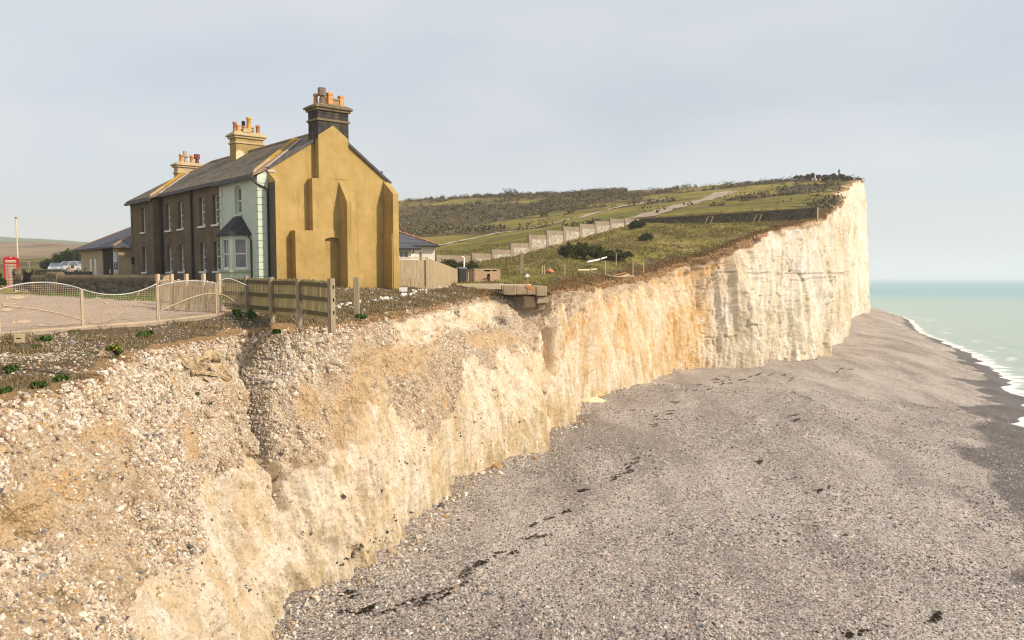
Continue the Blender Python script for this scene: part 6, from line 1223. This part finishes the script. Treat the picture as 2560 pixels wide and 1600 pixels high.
# ------------------------------------------------------------------ cars and people
def car(label, px_, D, rz, col, kind=0):
    q = P(px_, 690, D); t = thing('parked_car', label, 'car', (q[0], q[1], hz(q[0], q[1])), rz, 'cars parked beyond the garden wall'); M_B = simple('car_paint', col, tuple(min(1, c_*1.1) for c_ in col), 2, .3, .5)
    m = MB(); pr = [(-2.1, .32), (2.05, .32), (2.12, .62), (1.95, .86), (1.05, .98), (-1.6, 1.0), (-2.08, .9), (-2.15, .6)]; m.prism(pr, lambda a, b, d: (d-.85, -a, b), 1.7); m.build('body', M_B, t, .08)
    m = MB(); rt = 1.48 if kind == 0 else 1.62; bt = [(-.76, -1.0, .985), (.76, -1.0, .985), (.8, 1.6, 1.0), (-.8, 1.6, 1.0)]; tp = [(-.6, -.3, rt-.04), (.6, -.3, rt-.04), (.62, 1.15, rt-.05), (-.62, 1.15, rt-.05)]; m.hexa(bt, tp); m.build('windows', simple('car_glass', (.06, .08, .10), (.13, .16, .19), 2, .1, .6), t)
    m = MB(); m.box(-.62, -.34, rt-.038, .62, 1.2, rt+.02); 
    for sx in (-1, 1): m.bar((sx*.77, -1.0, .99), (sx*.61, -.3, rt-.02), .07, .07); m.bar((sx*.8, 1.6, 1.0), (sx*.62, 1.17, rt-.02), .09, .09)
    m.build('roof', M_B, t, .03)
    for sx in (-1, 1):
        for y_ in (-1.3, 1.3): m = MB(); m.tube([(sx*.72, y_, .32), (sx*.88, y_, .32)], .32, 14); wo2 = m.build('wheel', M_BLACK, t); m = MB(); m.tube([(sx*.881, y_, .32), (sx*.89, y_, .32)], .18, 10); m.build('hub', M_LEAD, wo2)
        m = MB(); m.box(sx*.6-.17, -2.13, .62, sx*.6+.17, -2.05, .8); m.build('headlight', M_WHITE, t, .02)
    return t
car('silver car with a pale bonnet, leftmost of the parked cars', 141, 128, R(20), (.24, .28, .33)); car('white car parked in the middle of the three cars', 170, 131, R(-8), (.42, .43, .43), 1); car('silver car farthest right, mostly hidden behind the white one', 189, 138, R(-25), (.25, .28, .32))
SKIN = simple('skin', (.42, .25, .17), (.50, .31, .22), 5)
def skinned(name, verts, edges, rad, mat, parent):
    me = bpy.data.meshes.new(name); me.from_pydata(verts, edges, []); me.materials.append(mat); o = bpy.data.objects.new(name, me); C.objects.link(o); o.parent = parent
    sk = o.modifiers.new('skin', 'SKIN'); sv2 = me.skin_vertices[0].data if me.skin_vertices else None
    if sv2 is None:
        bm = bmesh.new(); bm.from_mesh(me); bm.verts.layers.skin.verify(); bm.to_mesh(me); bm.free(); sv2 = me.skin_vertices[0].data
    for i, r in enumerate(rad): sv2[i].radius = (r, r) if not isinstance(r, tuple) else r; sv2[i].use_root = i == 0
    ss_ = o.modifiers.new('sub', 'SUBSURF'); ss_.levels = 1; ss_.render_levels = 2; sk.use_smooth_shade = True; return o
def person(label, loc, rz, pose, top, legs, hair, scale=1.0):
    t = thing('person', label, 'person', tuple(loc), rz); t.scale = (scale,)*3; hip = .92 if pose == 'stand' else .50
    S = lambda z_: z_+hip
    v = [(0, 0, S(0)), (0, -.01, S(.22)), (0, .0, S(.45)), (0, .01, S(.56)), (0, -.01, S(.64)), (0, -.02, S(.76))]; r = [.13, .12, (.15, .11), .055, .085, .075]; e = [(0, 1), (1, 2), (2, 3), (3, 4), (4, 5)]
    for s_ in (-1, 1):
        b = len(v)
        if pose == 'stand': v += [(s_*.10, 0, S(-.06)), (s_*.11, -.01, .48), (s_*.12, .03, .09), (s_*.13, -.12, .04)]
        else: v += [(s_*.10, -.05, S(-.02)), (s_*.13, -.45, S(0)), (s_*.13, -.42, .09), (s_*.14, -.56, .04)]
        r += [.09, .065, .042, .035]; e += [(0, b), (b, b+1), (b+1, b+2), (b+2, b+3)]; b = len(v)
        v += [(s_*.19, 0, S(.45)), (s_*.24, .02, S(.18)), (s_*.18, -.18, S(.06)), (s_*.13, -.27, S(.07))]; r += [.06, .045, .035, .03]; e += [(2, b), (b, b+1), (b+1, b+2), (b+2, b+3)]
    skinned('body', v, e, r, SKIN, t)
    jv = [v[0], v[1], v[2]]; jr = [.15, .145, (.175, .13)]; je = [(0, 1), (1, 2)]
    for s_ in (0, 1): b0 = 6+s_*8+4; b = len(jv); jv += [v[b0], v[b0+1], v[b0+2]]; jr += [.075, .06, .048]; je += [(2, b), (b, b+1), (b+1, b+2)]
    skinned('jacket', jv, je, jr, top, t)
    tv_ = [v[0]]; tr_ = [.15]; te = []
    for s_ in (0, 1): b0 = 6+s_*8; b = len(tv_); tv_ += [v[b0], v[b0+1], v[b0+2]]; tr_ += [.105, .08, .06]; te += [(0, b), (b, b+1), (b+1, b+2)]
    skinned('trousers', tv_, te, tr_, legs, t)
    m = MB(); m.lathe((0, .0, S(.70)), [(.085, -.06), (.105, .02), (.095, .09), (.05, .135)], 10); m.build('hair', hair, t)
    m = MB(); m.lathe((0, -.105, S(.705)), [(.018, -.025), (.014, .02)], 6); m.build('nose', SKIN, t)
    return t
navy = simple('navy_cloth', (.018, .02, .04), (.03, .034, .06), 4); whitec = simple('white_cloth', (.62, .6, .6), (.72, .7, .7), 4); redc = simple('red_cloth', (.50, .10, .07), (.6, .16, .11), 4); greyc = simple('lilac_cloth', (.24, .19, .24), (.36, .3, .36), 4); khaki = simple('khaki_cloth', (.20, .17, .11), (.27, .23, .15), 4); pink = simple('pink_cloth', (.50, .30, .32), (.6, .4, .42), 4)
hb = simple('brown_hair', (.05, .03, .018), (.09, .055, .03), 5); hg = simple('fair_hair', (.40, .31, .2), (.5, .4, .27), 5)
person('person in dark navy clothes standing on the green left of the cars', at(118, 168), R(10), 'stand', navy, navy, hb); person('person in lilac clothes standing above the dark gate', at(77, 168), R(-15), 'stand', greyc, greyc, hb, .95)
zP = 62
def sit(px_, D, ytop): q = P(px_, ytop, D); return (q[0], q[1], q[2]-1.31)
person('person in a white shirt seated behind the back wall', sit(174, zP, 665), R(70), 'sit', whitec, navy, hg); person('dark-haired person in khaki seated beside the one in white', sit(181, zP-.4, 664), R(110), 'sit', khaki, khaki, hb); person('person in a red top seated alone near the outbuilding', sit(211, zP, 668), R(-60), 'sit', redc, navy, hg)
for k, (a, b, c_, lab) in enumerate(((2031, 457, pink, 'leftmost of three tiny people resting on the hilltop, in pink'), (2040, 457.5, whitec, 'middle one of three tiny people resting on the hilltop, in white'), (2050, 458, hg, 'rightmost of three tiny people resting on the hilltop, in tan'))):
    person(lab, ground_hit(a, b, 150, 330), R(20*k), 'sit', c_, khaki, hb)
q = ground_hit(1861, 472, 150, 340); t = thing('signpost', 'thin lone post standing on the bare skyline', 'post', tuple(q)); m = MB(); m.bar((0, 0, -.2), (0, 0, 1.5), .12, .12, (0, 1, 0)); m.build('shaft', M_BARK, t); m = MB(); m.box(-.05, -.09, 1.1, .05, -.062, 1.45); m.build('plate', M_BARK, t)
q = ground_hit(2097, 451, 180, 300); person('tiny dark figure standing on the scrubby mound near the cliff top', q+Vector((0, 0, 1.2)), 0, 'stand', navy, navy, hb)
bush('scrubby mound with a dark figure near the top of the cliff', q-Vector((.6, 0, .2)), 9, 6, 2.0, .3, 3500, (.05, .04, .025), (.15, .12, .07), cat='scrub', name='thorn_scrub', stem=False); bush('tallest thorn thicket on the skyline above the resting people', ground_hit(2028, 449, 170, 330), 12, 6, 1.5, .25, 4000, (.05, .035, .025), (.16, .115, .08), cat='scrub', name='thorn_scrub', stem=False)
# ------------------------------------------------------------------ sea haze
def haze():
    g = bpy.data.materials.new('sea_haze'); g.use_nodes = True; t = g.node_tree; t.nodes.clear(); o = t.nodes.new('ShaderNodeOutputMaterial'); v = t.nodes.new('ShaderNodeVolumePrincipled'); v.inputs['Color'].default_value = (.93, .95, .98, 1); v.inputs['Density'].default_value = HAZE; v.inputs['Anisotropy'].default_value = 0.0; t.links.new(v.outputs[0], o.inputs['Volume'])
    m = MB(); m.box(-15000, -300, -7.0, 15500, 13000, 175); h = m.build('haze', g); tag(h, kind='stuff', label='thin pale sea haze over land and water', cat='haze')
HAZE = .0003
if HAZE: haze()
